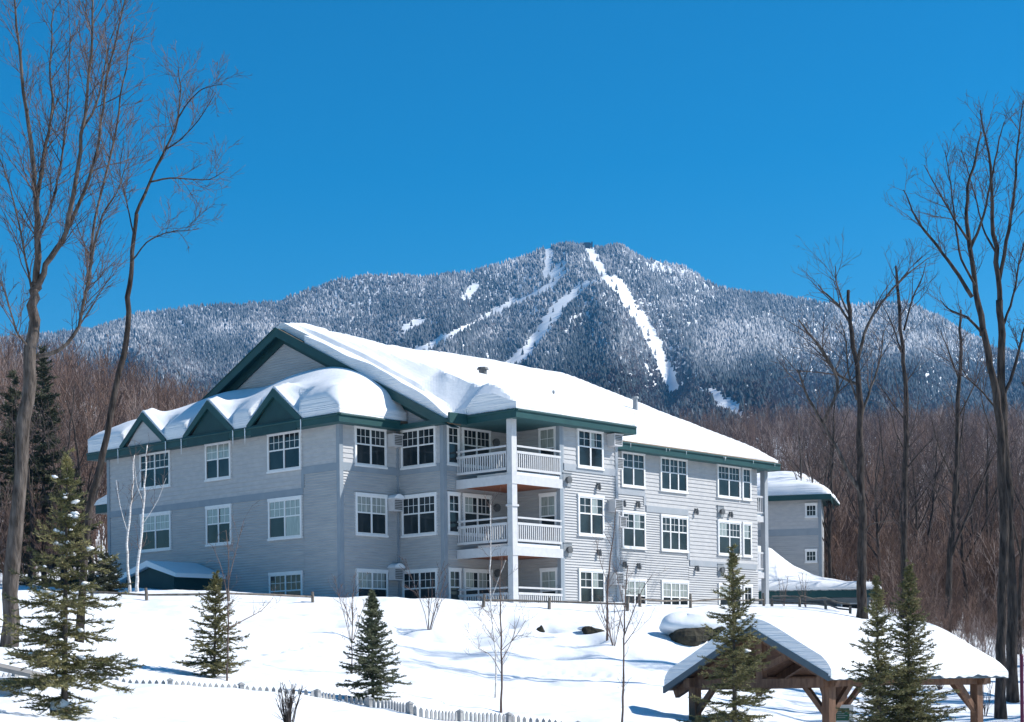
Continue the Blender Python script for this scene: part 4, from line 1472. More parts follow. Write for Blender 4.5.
YG = 95.0
og = at(885, 603, YG)
O3 = np.array([og[0], og[1], 0.0])
f1 = unit(np.array([1.0, -0.05, 0])); f2 = np.array([0.05, 1.0, 0])
KG = lambda x, y: (lambda P: ((P - og) @ f1, P[2]))(onplane(x, y, og, -f2))
GA_ = thing('garage', 'low garage with sweeping snow roof and green eave in front of the annex', 'garage', (og[0] - 3.4, og[1], 3.0))
zg0, zg1 = KG(830, 597.5)[1], KG(830, 589.5)[1]
xl, xr = KG(740, 600)[0], KG(882, 600)[0]
mb = MB()
mb.obox(O3, f1, f2, xl, xr - .6, 0.5, 5.5, 2.2, zg0 + .05)
build('wall', mb, M['belt'], GA_)
mb = MB()
mb.obox(O3, f1, f2, KG(800, 600)[0], KG(838, 600)[0], 0.45, 0.5, 2.2, zg0 - .15)
build('garage_door', mb, M['darkmetal'], GA_)
mb = MB()
mb.obox(O3, f1, f2, KG(842, 600)[0], KG(866, 600)[0], 0.44, 0.5, 3.0, zg0 - .28)
w_ = build('window', mb, M['white'], GA_)
mb = MB()
mb.obox(O3, f1, f2, KG(843.5, 600)[0], KG(864.5, 600)[0], 0.425, 0.44, 3.0, zg0 - .36)
build('pane', mb, M['glass'], w_)
mb = MB()
mb.obox(O3, f1, f2, xl, xr, 0.0, 0.06, zg0, zg1)
mb.obox(O3, f1, f2, xl, xr, 0.06, 5.6, zg0, zg0 + .05)
mb.obox(O3, f1, f2, xr - .06, xr, 0.06, 5.6, zg0, zg1)
build('eave', mb, M['green'], GA_)
sx = np.array([KG(x, 600)[0] for x in (740, 765, 778, 800, 822, 845, 868, 883)])
sz = np.array([KG(x, y)[1] for x, y in ((740, 539), (765, 540), (776, 543), (800, 560), (822, 571), (845, 576.5), (868, 580), (883, 584))])
def garage_snow(a, b):
    top = np.interp(a, sx, sz)
    e = sstep(0, 3.6, b)
    lip = zg1 + (0.42 + .05 * fbm(a * .8, b, 2)) * np.clip((b + .02) / .3, 0, 1) ** .5 * np.clip((xr - a) / .4 + .15, 0, 1) ** .5
    return lip + (np.maximum(top - zg1 - .45, 0)) * e ** 0.9
build('roof_snow', sheet(O3, f1, f2, xl, xr, 0.0, 5.6, 60, 30, garage_snow, zg1 - .05), M['roof_snow'], GA_, smooth=True)
# ------------------------------------------------------------------ timber pavilion
BETA = math.radians(38)
pv = np.array([math.cos(BETA), math.sin(BETA), 0]); qv = np.array([-math.sin(BETA), math.cos(BETA), 0])
C0 = at(828, 674, 42.0)
O4 = np.array([C0[0], C0[1], 0.0])
def onpq(x, y, a=None, b=None):       # picture point on the plane a = const or b = const of the pavilion
    r = ray(x, y)
    if b is not None:
        t = np.dot(O4 + b * qv, qv) / np.dot(r, qv)
    else:
        t = np.dot(O4 + a * pv, pv) / np.dot(r, pv)
    P = r * t
    return np.dot(P - O4, pv), np.dot(P - O4, qv), P[2]
_, bl, zl_ = onpq(665, 687, a=0)
_, bm, zm_ = onpq(751, 627, a=0)
zc = C0[2]
ar, _, zr_ = onpq(1004, 668, b=0)
LEN = ar
PAV = thing('timber_pavilion', 'open timber pavilion with gable roof under thick snow', 'pavilion', O4 + pv * 3 + qv * 3 + ZD * (-2.2))
sR, sL = (zm_ - zc) / bm, (zm_ - zl_) / (bl - bm)
def pav_roof(b):
    return np.where(b < bm, zc + sR * b, zm_ - sL * (b - bm))
def Q(a, b, z):
    return O4 + a * pv + b * qv + z * ZD
mb = MB()
for b0, b1 in ((0, bm), (bm, bl)):
    mb.extrude([Q(0.02, b0, float(pav_roof(np.array(b0))) - .10), Q(0.02, b1, float(pav_roof(np.array(b1))) - .10), Q(0.02, b1, float(pav_roof(np.array(b1)))-.01), Q(0.02, b0, float(pav_roof(np.array(b0)))-.01)], pv * (LEN - .04))
rfp = build('roof', mb, M['timber'], PAV)
mb = MB()
for b0, b1 in ((-.03, bm), (bm, bl + .03)):
    z0, z1 = float(pav_roof(np.array(b0))), float(pav_roof(np.array(b1)))
    for aa0 in (-0.05, LEN - .02):
        mb.extrude([Q(aa0, b0, z0 - .15), Q(aa0, b1, z1 - .15), Q(aa0, b1, z1 + .02), Q(aa0, b0, z0 + .02)], pv * .07)
mb.extrude([Q(-.05, -.09, zc - .15), Q(-.05, -.03, zc - .15), Q(-.05, -.03, zc - .05), Q(-.05, -.09, zc - .05)], pv * (LEN + .1))
build('fascia', mb, M['slate'], PAV)
def pav_snow(a, b):
    e = np.minimum(np.clip((b + .13) / .45, 0, 1) ** .55, np.clip((bl - b) / .35, 0, 1) ** .5)
    tri = pav_roof(b)
    soft = -0.10 * np.exp(-((b - bm) / .35) ** 2)
    right = np.clip((LEN - a) / 1.9, 0, 1)
    t = (0.36 + .04 * fbm(a / 1.6 + 4, b / 1.6, 2)) * (0.45 + 0.55 * np.clip(e * 1.25, 0, 1))
    drop = (tri - zc) * (1 - right ** .75) * 0.72 * np.where(b < bm, 1, 1)
    return tri + t * (0.45 + .55 * np.clip((LEN - a) / .5, 0, 1) ** .5) + soft - np.minimum(drop, np.maximum(tri - zc, 0) * .72) * 0.0
def pav_bot(a, b):
    return np.where(b < 0, zc - .05 - .05 * (1 + np.sin(a * 3.1) * .5 + np.sin(a * 7.7) * .4 + np.sin(a * 17) * .3), pav_roof(b) - .005)
build('roof_snow', sheet(O4, pv, qv, -0.03, LEN, -0.13, bl, 120, 90, pav_snow, pav_bot), M['roof_snow'], PAV, smooth=False)
PZ = zc - 0.30
posts = [(0.35, 0.30), (LEN - .75, 0.30), (0.35, bl - .75), (LEN - .75, bl - .75), (0.35, bm + .1), (LEN - .75, bm + .1)]
for k, (a_, b_) in enumerate(posts):
    p = Q(a_, b_, 0)
    if k == 4:
        continue
    g0 = gz(p[0], p[1]) - .2
    mb = MB()
    ztop = PZ if k < 5 else PZ
    mb.obox(p, pv, qv, -.115, .115, -.115, .115, g0, ztop)
    build('post', mb, M['timber'], PAV)
for b_ in (0.30, bl - .75):
    mb = MB()
    mb.obox(O4, pv, qv, 0.05, LEN - .3, b_ - .11, b_ + .11, PZ, PZ + .24)
    build('eave_beam', mb, M['timber'], PAV)
for a_ in (0.35, LEN - .75):
    mb = MB()
    mb.obox(O4, pv, qv, a_ - .10, a_ + .10, 0.05, bl - .15, PZ - .02, PZ + .20)
    build('tie_beam', mb, M['timber'], PAV)
for a_ in (0.35, LEN / 2, LEN - .75):
    for b0, b1 in ((0.0, bm), (bl - .05, bm)):
        mb = MB()
        za, zb = float(pav_roof(np.array(b0))) - .22, zm_ - .24
        mb.beam(Q(a_, b0, za), Q(a_, b1, zb), .14, .20, side=pv)
        build('rafter', mb, M['timber'], PAV)
for a_ in (0.35, LEN - .75):
    mb = MB()
    mb.obox(O4, pv, qv, a_ - .09, a_ + .09, bm - .10, bm + .10, PZ + .2, zm_ - .3)
    build('king_post', mb, M['timber'], PAV)
    for sg, bb in ((-1, .9), (1, 1.1)):
        mb = MB()
        mb.beam(Q(a_, bm + sg * .08, PZ + .45), Q(a_, bm + sg * bb, float(pav_roof(np.array(bm + sg * bb))) - .3), .13, .15, side=pv)
        build('strut', mb, M['timber'], PAV)
for k, (a_, b_) in enumerate(posts):
    if k >= 4:
        continue
    sa = 1 if a_ < LEN / 2 else -1
    sb_ = 1 if b_ < bm else -1
    mb = MB()
    mb.beam(Q(a_, b_, PZ - .75), Q(a_ + sa * .75, b_, PZ + .04), .12, .13, side=qv)
    build('knee_brace', mb, M['timber'], PAV)
    mb = MB()
    mb.beam(Q(a_, b_, PZ - .75), Q(a_, b_ + sb_ * .75, PZ + .02), .12, .13, side=pv)
    build('knee_brace', mb, M['timber'], PAV)

# notice board beside the pavilion
ps = at(843, 714, 46.5)
g0 = gz(ps[0], ps[1])
SG = thing('notice_board', 'small green notice board on a white panel inside the pavilion', 'sign', (ps[0], ps[1], g0))
mb = MB()
mb.obox(ps * [1, 1, 0], np.array([1, 0, 0]), np.array([0, 1, 0]), -.27, .27, -.02, .02, ps[2] - .26, ps[2] + .24)
build('panel', mb, M['white'], SG)
mb = MB()
mb.obox(ps * [1, 1, 0], np.array([1, 0, 0]), np.array([0, 1, 0]), -.20, .16, -.035, -.021, ps[2] - .17, ps[2] + .15)
bd = build('board', mb, M['signgreen'], SG)
mb = MB()
for k in range(5):
    wv = (.12, .15, .10, .14, .11)[k]
    mb.obox(ps * [1, 1, 0], np.array([1, 0, 0]), np.array([0, 1, 0]), -.17, -.17 + wv * 2, -.040, -.036, ps[2] + .10 - k * .05, ps[2] + .118 - k * .05)
build('faded_lines', mb, M['grey_metal'], bd)
mb = MB()
mb.obox(ps * [1, 1, 0], np.array([1, 0, 0]), np.array([0, 1, 0]), -.05, .05, .021, .11, g0 - .2, ps[2] + .1)
build('post', mb, M['timber'], SG)

# ------------------------------------------------------------------ fences
def rail_fence(name, label, postpx, rails=1, ph=0.42, depth=None, group='split rail fences along the crest'):
    base = [hit(x, y) if depth is None else None for x, y in postpx]
    if depth is not None:
        base = []
        for x, y in postpx:
            r = ray(x, y) * depth
            r[2] = gz(r[0], r[1])
            base.append(r)
    root = thing(name, label, 'fence', base[0], group)
    rng = random.Random(len(label))
    for b in base:
        mb = MB()
        h = ph * rng.uniform(.85, 1.15)
        d = np.array([rng.gauss(0, .03), rng.gauss(0, .03), 0])
        mb.tube([b - ZD * .3, b + d * .5 + ZD * h * .6, b + d + ZD * h], [.065, .065, .055], 6)
        build('post', mb, M['greywood'], root)
    for a, b in zip(base[:-1], base[1:]):
        for k in range(rails):
            mb = MB()
            z = (0.22 + .28 * k) * ph / .42
            j = [rng.uniform(-.05, .05) for _ in range(3)]
            mid = (a + b) / 2 + ZD * (z + j[1] - .02)
            mb.tube([a + ZD * (z + j[0]), mid, b + ZD * (z + j[2])], [.035, .042, .035], 6)
            build('rail', mb, M['greywood'], root)
    return root
rail_fence('rail_fence', 'weathered split rail fence on the snow bank below the shaded wall', [(92, 599), (147, 600.5), (229, 601), (313, 602.5)], 1, .44)
rail_fence('rail_fence', 'weathered rail fence half buried below the corner balconies', [(483, 607), (549, 609), (627, 611)], 1, .50)
rail_fence('rail_fence', 'weathered rail fence at the foot of the sunlit wall', [(640, 607), (690.5, 608), (735, 606), (764, 606)], 1, .55)
rail_fence('rail_fence', 'two rail fence in front of the low garage', [(772, 606), (800, 607), (826, 607.5), (850, 608)], 2, .40, depth=80, group=None)

# picket fence buried to its tips
PF = [(-20, 679), (35, 677), (104, 678.5), (166, 684), (220, 687.5), (275, 692), (310, 696), (340, 700.5), (380, 708), (420, 717), (470, 721.5), (532, 727), (600, 733)]
pp = [hit(x, y, 16, 60) for x, y in PF]
PK = thing('picket_fence', 'curving grey picket fence buried in snow up to its tips', 'fence', pp[5])
dense = smooth_path(pp, 400)
seg = np.concatenate([[0], np.cumsum(np.linalg.norm(np.diff(dense, axis=0), axis=1))])
tot = seg[-1]
mb, mp_ = MB(), MB()
k = 0
s = 0.05
while s < tot:
    p = np.array([np.interp(s, seg, dense[:, i]) for i in range(3)])
    q = np.array([np.interp(min(s + .05, tot), seg, dense[:, i]) for i in range(3)])
    t_ = unit((q - p) * [1, 1, 0]); nn = np.array([-t_[1], t_[0], 0])
    p[2] = gz(p[0], p[1])
    f = np.clip((s / tot - .35) / .3, 0, 1)
    h = 0.03 + 0.12 * f
    if k % 12 == 6:
        mp_.obox(p, t_, nn, -.045, .045, -.045, .045, -.3, h + .04)
        mp_.obox(p, t_, nn, -.06, .06, -.06, .06, h + .04, h + .06)
        mp_.add([p + t_ * a + nn * b + ZD * (h + .06) for a, b in ((-.06, -.06), (.06, -.06), (.06, .06), (-.06, .06))] + [p + ZD * (h + .10)], [(0, 1, 4), (1, 2, 4), (2, 3, 4), (3, 0, 4)])
    else:
        mb.extrude([p + t_ * -.036 + ZD * -.3, p + t_ * .036 + ZD * -.3, p + t_ * .036 + ZD * h, p + ZD * (h + .05), p + t_ * -.036 + ZD * h], nn * .022)
    s += .135
    k += 1
o = build('pickets', mb, M['picket'], PK)
o['kind'] = 'stuff'
o = build('fence_posts', mp_, M['picket'], PK)
o['kind'] = 'stuff'

# ------------------------------------------------------------------ rocks, shrubs, small things in the snow
rr = random.Random(12)
def boulder(label, px, size, snow=True):
    p = hit(*px)
    root = thing('boulder', label, 'boulder', p, 'boulders in the snow bank')
    mb = MB()
    blob(mb, p + ZD * size[2] * .2, size, rr, 18, 12, .35)
    build('rock', mb, M['rock'], root, smooth=False)
    if snow:
        mb = MB()
        blob(mb, p + np.array([0, .25, size[2] * .95]), np.array(size) * [1.25, 1.2, .72], rr, 20, 12, .2)
        build('snow_cap', mb, M['snow'], root, smooth=True)
boulder('big dark boulder with a thick snow cap behind the pavilion roof', (688, 640), (.85, .6, .55))
boulder('mossy boulder close beside the larger snow capped one', (728, 645), (.8, .5, .55))
boulder('small dark rock poking out of the bank below the sunlit wall', (592, 633), (.34, .25, .16))
boulder('tiny rock in the bank below the balconies', (541, 632), (.14, .12, .14), False)

def shrub(name, label, px, H, n, seed, mtl='saplingbark', spread=.5, group=None, rmin=.005, Yfix=None, cat='shrub', levels=1):
    p = hit(*px) if Yfix is None else at(px[0], px[1], Yfix)
    if Yfix is not None:
        p[2] = gz(p[0], p[1])
    rng = random.Random(seed)
    root = thing(name, label, cat, p, group)
    mb = MB()
    paths = []
    for i in range(n):
        q = rng.uniform(0, 6.28)
        d = unit(np.array([math.cos(q) * spread * rng.random(), math.sin(q) * spread * rng.random(), 1]))
        ll = H * rng.uniform(.6, 1.05)
        pt = [p + np.array([math.cos(q), math.sin(q), 0]) * .04 * rng.random() - ZD * .1]
        for j in range(4):
            d = unit(d + np.array([rng.gauss(0, .07), rng.gauss(0, .07), .05]))
            pt.append(pt[-1] + d * ll / 4)
        rad = np.linspace(max(.012, rmin * 1.5), rmin, 5)
        mb.tube(pt, rad, 4)
        paths.append((np.array(pt), rad))
    build('stems', mb, M[mtl], root)
    mb = MB()
    for pt, rad in grow_twigs(paths, rng, levels, 5 / H ** .5, .4, rmin=rmin * .8, minlen=.06):
        mb.tube(pt, rad, 3, cap=False)
    if mb.n:
        build('twigs', mb, M[mtl], root)
    return root
shrub('bare_shrub', 'dark bushy shrub tip at the bottom edge of the photo', (288, 727), .85, 26, 4, 'barkdark', .35, Yfix=30, rmin=.005, levels=2)
G5 = 'bare shrubs in the snow bank'
shrub('bare_shrub', 'reddish bare shrub below the corner with the wide windows', (429, 630), 2.6, 7, 5, 'twig', .35, G5, .008, levels=2)
shrub('bare_shrub', 'grey bare shrub under the windows right of the shaded corner', (352, 640), 2.3, 6, 6, 'saplingbark', .45, G5, .008, levels=2)
shrub('bare_shrub', 'wispy shrub tangled round the sapling below the sunlit wall', (614, 646), 1.8, 9, 7, 'saplingbark', .5, G5, .007, levels=2)
shrub('bare_shrub', 'thin upright weed stalks before the garage eave', (784, 606), 1.5, 5, 8, 'saplingbark', .3, None, .008)
shrub('bare_shrub', 'second clump of weed stalks nearer the old maple', (806, 607), 1.6, 5, 9, 'saplingbark', .3, None, .008)
shrub('bare_shrub', 'scrubby brush at the forest edge behind the leaning right trunks', (940, 690), 1.5, 14, 10, 'twig', .6, None, .006, levels=2)
shrub('bare_shrub', 'fine brush in the snow right of the pavilion posts', (985, 716), 1.2, 10, 11, 'twig', .7, None, .005, levels=2)
p = hit(100, 594)
p = p + np.array([0.1, .6, 0]); p[2] = gz(p[0], p[1])
BUSH = conifer('dark_bush', 'low dark evergreen bush with snow at the shaded corner of the lodge', p, 1.5, 1.0, 61, M['needledark'], M['barkdark'], whorl=.10, nb=9, step=.04, nl=.09, nw=.03, droop=.1, power=.45, snow=.5)
BUSH['category'] = 'bush'

# wooden post under the near fir, corner of a small roof, maroon pole
p = at(60, 716, 27.0)
o = thing('wooden_post', 'stout reddish wooden post under the near fir boughs', 'post', (p[0], p[1], gz(p[0], p[1])))
mb = MB()
mb.tube([p - ZD * 1.0, p + ZD * .12], [.15, .15], 12)
build('shaft', mb, M['timber'], o)
mb = MB()
blob(mb, p + ZD * .16, (.18, .18, .10), rr, 12, 7)
build('snow_cap', mb, M['snow'], o, smooth=True)
p = at(14, 674, 31.5)
g0 = gz(p[0] - .3, p[1])
o = thing('small_shelter', 'corner of a small grey shelter roof at the left edge', 'shelter', (p[0] - .5, p[1] + .4, g0))
mb = MB()
ex, ey = np.array([1, 0, 0.]), np.array([0, 1., 0])
mb.extrude([p + ex * .29 + ZD * .0, p + ex * .29 - ZD * .07, p - ex * 1.6 - ZD * .07 + ZD * .45, p - ex * 1.6 + ZD * .45], ey * 1.2)
build('roof', mb, M['greyroof'], o)
mb = MB()
mb.obox(p * [1, 1, 0], ex, ey, -1.5, .10, .15, 1.0, g0 - .2, p[2] - .06)
build('wall', mb, M['belt'], o)
p = at(1022, 700, 44.0)
o = thing('maroon_pole', 'thin maroon pole at the right edge of the photo', 'pole', (p[0], p[1], gz(p[0], p[1])))
mb = MB()
zt = at(1022, 656, 44.0)[2]
mb.tube([np.array([p[0], p[1], gz(p[0], p[1]) - .3]), np.array([p[0], p[1], zt])], [.045, .045], 10)
mb.tube([np.array([p[0], p[1], zt]), np.array([p[0], p[1], zt + .05])], [.055, .03], 10)
build('shaft', mb, M['maroon'], o)

# ------------------------------------------------------------------ firs
def fir(label, px, top, seed, R, needle, Y=None, name='fir_tree', **kw):
    if Y is None:
        p = hit(*px)
    else:
        p = at(px[0], px[1], Y)
        p[2] = gz(p[0], p[1])
    H = at(top[0], top[1], p[1])[2] - p[2]
    return conifer(name, label, p, H, R * p[1] / F, seed, needle, M['bark'], **kw)
fir('tall near fir with snow clumps on its boughs at the left', (64, 722), (62, 452), 1, 96, M['needle'], Y=27, whorl=.14, nb=7, lens=(.45, .7, .85, 1, 1.1, 1.2), step=.03, nl=.065, nw=.016, droop=.42, snow=.30, power=1.0, per=4)
fir('small fir growing beside a leafless sapling on the left bank', (214, 678), (212, 573), 2, 46, M['needle'], whorl=.095, nb=7, lens=(.5, .7, .85, 1, 1.1), step=.03, nl=.06, nw=.02, droop=.12, per=4)
fir('neat bluish fir behind the picket fence', (373, 701), (373, 592), 3, 40, M['needleblue'], whorl=.08, nb=9, step=.03, nl=.06, nw=.02, droop=.2, per=4)
fir('slender olive fir in front of the pavilion gable', (735, 742), (733, 545), 4, 66, M['needle'], Y=36, whorl=.125, nb=7, lens=(.5, .7, .85, 1, 1.1), step=.03, nl=.065, nw=.017, droop=.28, power=.9, snow=.02, per=4)
GF = None
fir('left and darker of the twin firs before the pavilion eave', (881, 748), (880, 578), 5, 58, M['needle'], Y=37, whorl=.115, nb=8, lens=(.45, .7, .85, 1, 1.12), step=.03, nl=.065, nw=.017, droop=.28, per=4)
fir('right and more golden of the twin firs before the pavilion eave', (908, 748), (903, 560), 6, 62, M['needle'], Y=37.6, whorl=.115, nb=8, lens=(.45, .7, .85, 1, 1.12), step=.03, nl=.065, nw=.017, droop=.25, per=4)
# dark evergreens in the wood at the left
def bg_conifer(label, px, Y, top, R, seed, name='dark_hemlock', nd='needledark'):
    p = at(px, 600, Y)
    p[2] = gz(p[0], p[1])
    H = at(px, top, Y)[2] - p[2]
    conifer(name, label, p, H, R * Y / F, seed, M[nd], M['barkdark'], whorl=.42, nb=6, step=.10, nl=.24, nw=.075, droop=.4, per=2, snow=.10, power=.6)
bg_conifer('tall dark hemlock behind the big left trunk', 44, 92, 348, 40, 31)
bg_conifer('dark hemlock between the big trunk and the left edge', 14, 98, 372, 36, 32)
bg_conifer('shorter snow dusted hemlock left of the lodge corner', 78, 90, 470, 30, 33)
bg_conifer('dark young hemlock in the brush right of the maple', 925, 96, 585, 26, 34)

# ------------------------------------------------------------------ traced bare trees
def traced(label, trunk, limbs, Y, r0, r1, seed, bark='bark', twig='twig', cat='tree', name='bare_tree', rscale=1.0, base_on=True, twig_on=None, **kw):
    T = pxpath(trunk, Y)
    if base_on:
        T[0] = np.array([T[0][0], T[0][1], gz(T[0][0], T[0][1])])
    L = [(T, r0, r1)]
    for k, (pts, a, b) in enumerate(limbs):
        L.append((pxpath(pts, Y, seed * 31 + k, 1.6), a * rscale, b * rscale))
    return tree_from_limbs(name, label, cat, T[0], L, seed, M[bark], M[twig], twig_on=twig_on, **kw)

TL = [(8, 640), (14, 560), (20, 480), (26, 400), (31, 345), (34, 300), (36, 282)]
traced('tall bare maple at the left edge with many rising limbs', TL, [
    ([(36, 285), (38, 240), (37, 200), (33, 160), (25, 105), (19, 50), (14, -10)], .13, .03),
    ([(36, 290), (48, 262), (65, 235), (75, 180), (82, 130), (90, 60), (94, -10)], .12, .03),
    ([(37, 200), (45, 150), (52, 110), (50, 60), (53, 10)], .08, .02),
    ([(66, 232), (85, 190), (99, 140), (105, 90), (116, 40), (124, 0)], .08, .02),
    ([(31, 358), (55, 352), (76, 332), (88, 280), (95, 220), (105, 178), (118, 120), (125, 70), (134, 25)], .085, .02),
    ([(88, 280), (94, 250), (103, 214), (118, 190), (130, 150)], .05, .015),
    ([(34, 300), (24, 250), (8, 180), (-8, 140)], .05, .015),
    ([(30, 350), (16, 330), (4, 290), (-10, 260)], .05, .015),
    ([(82, 130), (98, 100), (108, 50), (128, -6)], .05, .012),
    ([(38, 240), (50, 210), (60, 170), (66, 120), (70, 60), (68, 0)], .06, .014),
], 40.0, .185, .105, 41, rscale=.62, levels=3, npm=2.3, len_f=.40, rmin=.0055, up=.4, twig_on=list(range(1, 11)), start=.10, S=.9, dens=1.9)
traced('slim leaning bare tree left of the lodge gable', [(78, 596), (90, 505), (101, 465), (115, 390), (126, 340), (130, 292), (132, 255), (136, 214)], [
    ([(136, 214), (150, 182), (165, 150), (178, 118), (180, 88), (178, 70)], .06, .014),
    ([(178, 118), (190, 100), (205, 88), (222, 84)], .03, .010),
    ([(165, 150), (180, 140), (200, 118), (216, 92)], .03, .010),
    ([(131, 262), (150, 240), (170, 232), (190, 230)], .03, .009),
    ([(150, 182), (175, 178), (205, 180), (228, 168)], .035, .009),
    ([(134, 235), (126, 200), (120, 170), (124, 140)], .03, .009),
], 46.0, .10, .05, 42, rscale=.75, levels=3, S=.85, dens=2.0, rmin=.0055, up=.3, bark='barkdark', twig_on=[1, 2, 3, 4, 5, 6])
traced('old broken topped maple before the annex and garage', [(862, 616), (862, 580), (863, 540), (861, 480), (860, 420), (857, 370), (851, 325), (848, 290)], [
    ([(864, 524), (860, 495), (844, 463), (823, 423), (807, 394), (797, 370)], .115, .035),
    ([(823, 423), (838, 385), (824, 352), (806, 330), (799, 320)], .08, .03),
    ([(859, 385), (838, 375), (818, 345), (808, 333)], .07, .02),
    ([(851, 325), (838, 305), (822, 290), (818, 284)], .06, .02),
    ([(851, 318), (842, 300), (836, 280), (835, 266)], .05, .02),
    ([(858, 360), (866, 330), (878, 308), (890, 292), (908, 274), (928, 258)], .08, .02),
    ([(860, 420), (870, 390), (880, 360), (884, 330)], .07, .02),
    ([(862, 545), (870, 525), (880, 522), (894, 520)], .03, .01),
    ([(857, 400), (848, 370), (846, 340), (840, 320)], .05, .015),
], 78.0, .235, .07, 43, limb_bark=M['bark'], levels=3, S=1.5, dens=1.7, rmin=.008, up=.25, twig_on=list(range(1, 10)), bark='barkdark')
traced('thin straight tree right of the old maple', [(904, 612), (904, 540), (905, 470), (906, 400), (902, 340), (898, 290), (896, 266)], [
    ([(904, 330), (912, 300), (922, 278), (926, 262)], .05, .015), ([(905, 420), (890, 400), (876, 380)], .04, .012),
    ([(901, 350), (890, 320), (880, 300)], .04, .012), ([(905, 470), (922, 450), (936, 435)], .04, .012), ([(905, 450), (895, 430), (890, 405)], .04, .012),
], 84.0, .17, .05, 44, levels=3, S=1.5, dens=1.4, rmin=.0085, bark='barkdark')
traced('thin leaning tree in the middle of the right wood', [(947, 622), (950, 560), (955, 490), (958, 398), (961, 345), (960, 310)], [
    ([(957, 420), (972, 390), (984, 360)], .04, .012), ([(955, 480), (940, 450), (932, 420)], .04, .012), ([(959, 380), (948, 350), (940, 330)], .04, .012),
    ([(950, 560), (974, 500), (992, 460), (1004, 440)], .06, .02),
], 80.0, .16, .05, 45, levels=3, S=1.5, dens=1.4, rmin=.0085, bark='barkdark')
traced('big forked tree at the right with a wide left limb', [(1001, 708), (1002, 640), (1003, 560), (1002, 480), (1000, 420), (992, 370), (983, 330)], [
    ([(983, 335), (978, 300), (970, 250), (966, 208), (972, 170), (982, 132)], .13, .03),
    ([(972, 297), (956, 272), (939, 248), (920, 224), (911, 208), (904, 190)], .08, .02),
    ([(968, 240), (952, 215), (938, 190), (924, 165)], .05, .014),
    ([(970, 250), (982, 220), (990, 185), (998, 145), (1004, 122)], .06, .015),
    ([(975, 285), (960, 255), (955, 220), (950, 180), (945, 150)], .05, .014),
    ([(983, 335), (968, 318), (950, 310), (940, 300)], .06, .015),
], 54.0, .165, .10, 46, levels=3, S=.8, dens=1.6, rmin=.0065, rscale=.78, twig_on=[1, 2, 3, 4, 5, 6], bark='barkdark')
traced('tall straight trunk at the right crossing the forked tree', [(1013, 690), (1012, 600), (1008, 500), (1003, 400), (1001, 340), (1000, 300)], [
    ([(1000, 305), (997, 255), (992, 205), (990, 160), (980, 110)], .12, .03),
    ([(999, 280), (1008, 235), (1014, 190), (1018, 140), (1024, 100)], .09, .02),
    ([(1003, 400), (1015, 365), (1024, 330), (1040, 290)], .08, .02),
    ([(1001, 330), (1012, 300), (1020, 260), (1030, 220)], .06, .02),
    ([(1004, 420), (985, 395), (970, 380), (956, 360)], .05, .014),
    ([(997, 255), (984, 230), (976, 200), (962, 150)], .05, .014),
], 58.0, .175, .11, 47, levels=3, S=.8, dens=1.6, rmin=.0068, rscale=.78, twig_on=[1, 2, 3, 4, 5, 6], bark='barkdark')

# trees that stand just outside the right edge of the photo and throw their shadows across the bank
rg = random.Random(77)
for k, (X_, Y_, H_) in enumerate(((18.5, 52, 13), (20.5, 55, 15), (22.0, 51.5, 15), (25, 58, 15), (21, 63, 14), (27, 54, 16), (23.5, 49.5, 15), (24, 66, 15), (29, 61, 16), (22.5, 59, 13))):
    b = np.array([X_, Y_, gz(X_, Y_)])
    tree_from_limbs('bare_tree', 'bare maple outside the right edge', 'tree', b, gen_limbs(b, H_, .20, rg, .03, 4, .3), 90 + k, M['barkdark'], M['twig'], levels=3, S=1.4, dens=.9, group='bare maples outside the right edge', rmin=.010)

# slim stems between the camera's wood edge and the lodge, left and right
GW = 'thin trees at the edge of the wood'
thin = [('thin dark stem left of the lodge above the snow', 62, 86, 600, 380), ('thin brown stem beside the dark hemlock', 30, 90, 600, 395), ('slender stem close to the left porch roof', 93, 96, 600, 400),
        ('slender dark stem at the far right edge', 1019, 70, 640, 330), ('thin dark stem left of the forked right tree', 968, 88, 640, 400), ('thin grey stem right of the annex', 836, 108, 600, 440),
        ('short dark stem between the maple and the straight tree', 884, 112, 600, 455), ('thin dark stem behind the twin firs', 921, 104, 600, 430), ('bent thin stem at the right of the wood', 985, 100, 640, 420)]
for k, (lab, px, Y_, yb, yt) in enumerate(thin):
    b = at(px, yb, Y_); b[2] = gz(b[0], b[1])
    H_ = at(px, yt, Y_)[2] - b[2]
    tree_from_limbs('bare_tree', lab, 'tree', b, gen_limbs(b, H_, .10 + .02 * (k % 3), random.Random(200 + k), .04, 4, .28), 300 + k, M['barkdark'], M['twig'], levels=3, S=1.3, dens=.8, group=GW, rmin=.009)

# further slender trees that stand out of the brown wood
rg = random.Random(515)
for k in range(24):
    rt = k < 16
    px_0 = rg.uniform(795, 1020) if rt else rg.uniform(4, 100)
    Y_ = rg.uniform(95, 170)
    b = at(px_0, 600, Y_); b[2] = gz(b[0], b[1])
    H_ = rg.uniform(9, 13)
    tree_from_limbs('bare_tree', 'slender leafless tree of the brown wood at the right' if rt else 'slender leafless tree of the brown wood at the left', 'tree', b, gen_limbs(b, H_, rg.uniform(.08, .14), rg, .05, 5, .35), 600 + k,
                    M['bark'] if k % 3 == 0 else M['barkdark'], M['twig'], levels=3, S=1.5, dens=.8, group='slender trees of the right wood' if rt else 'slender trees of the left wood', rmin=.011)

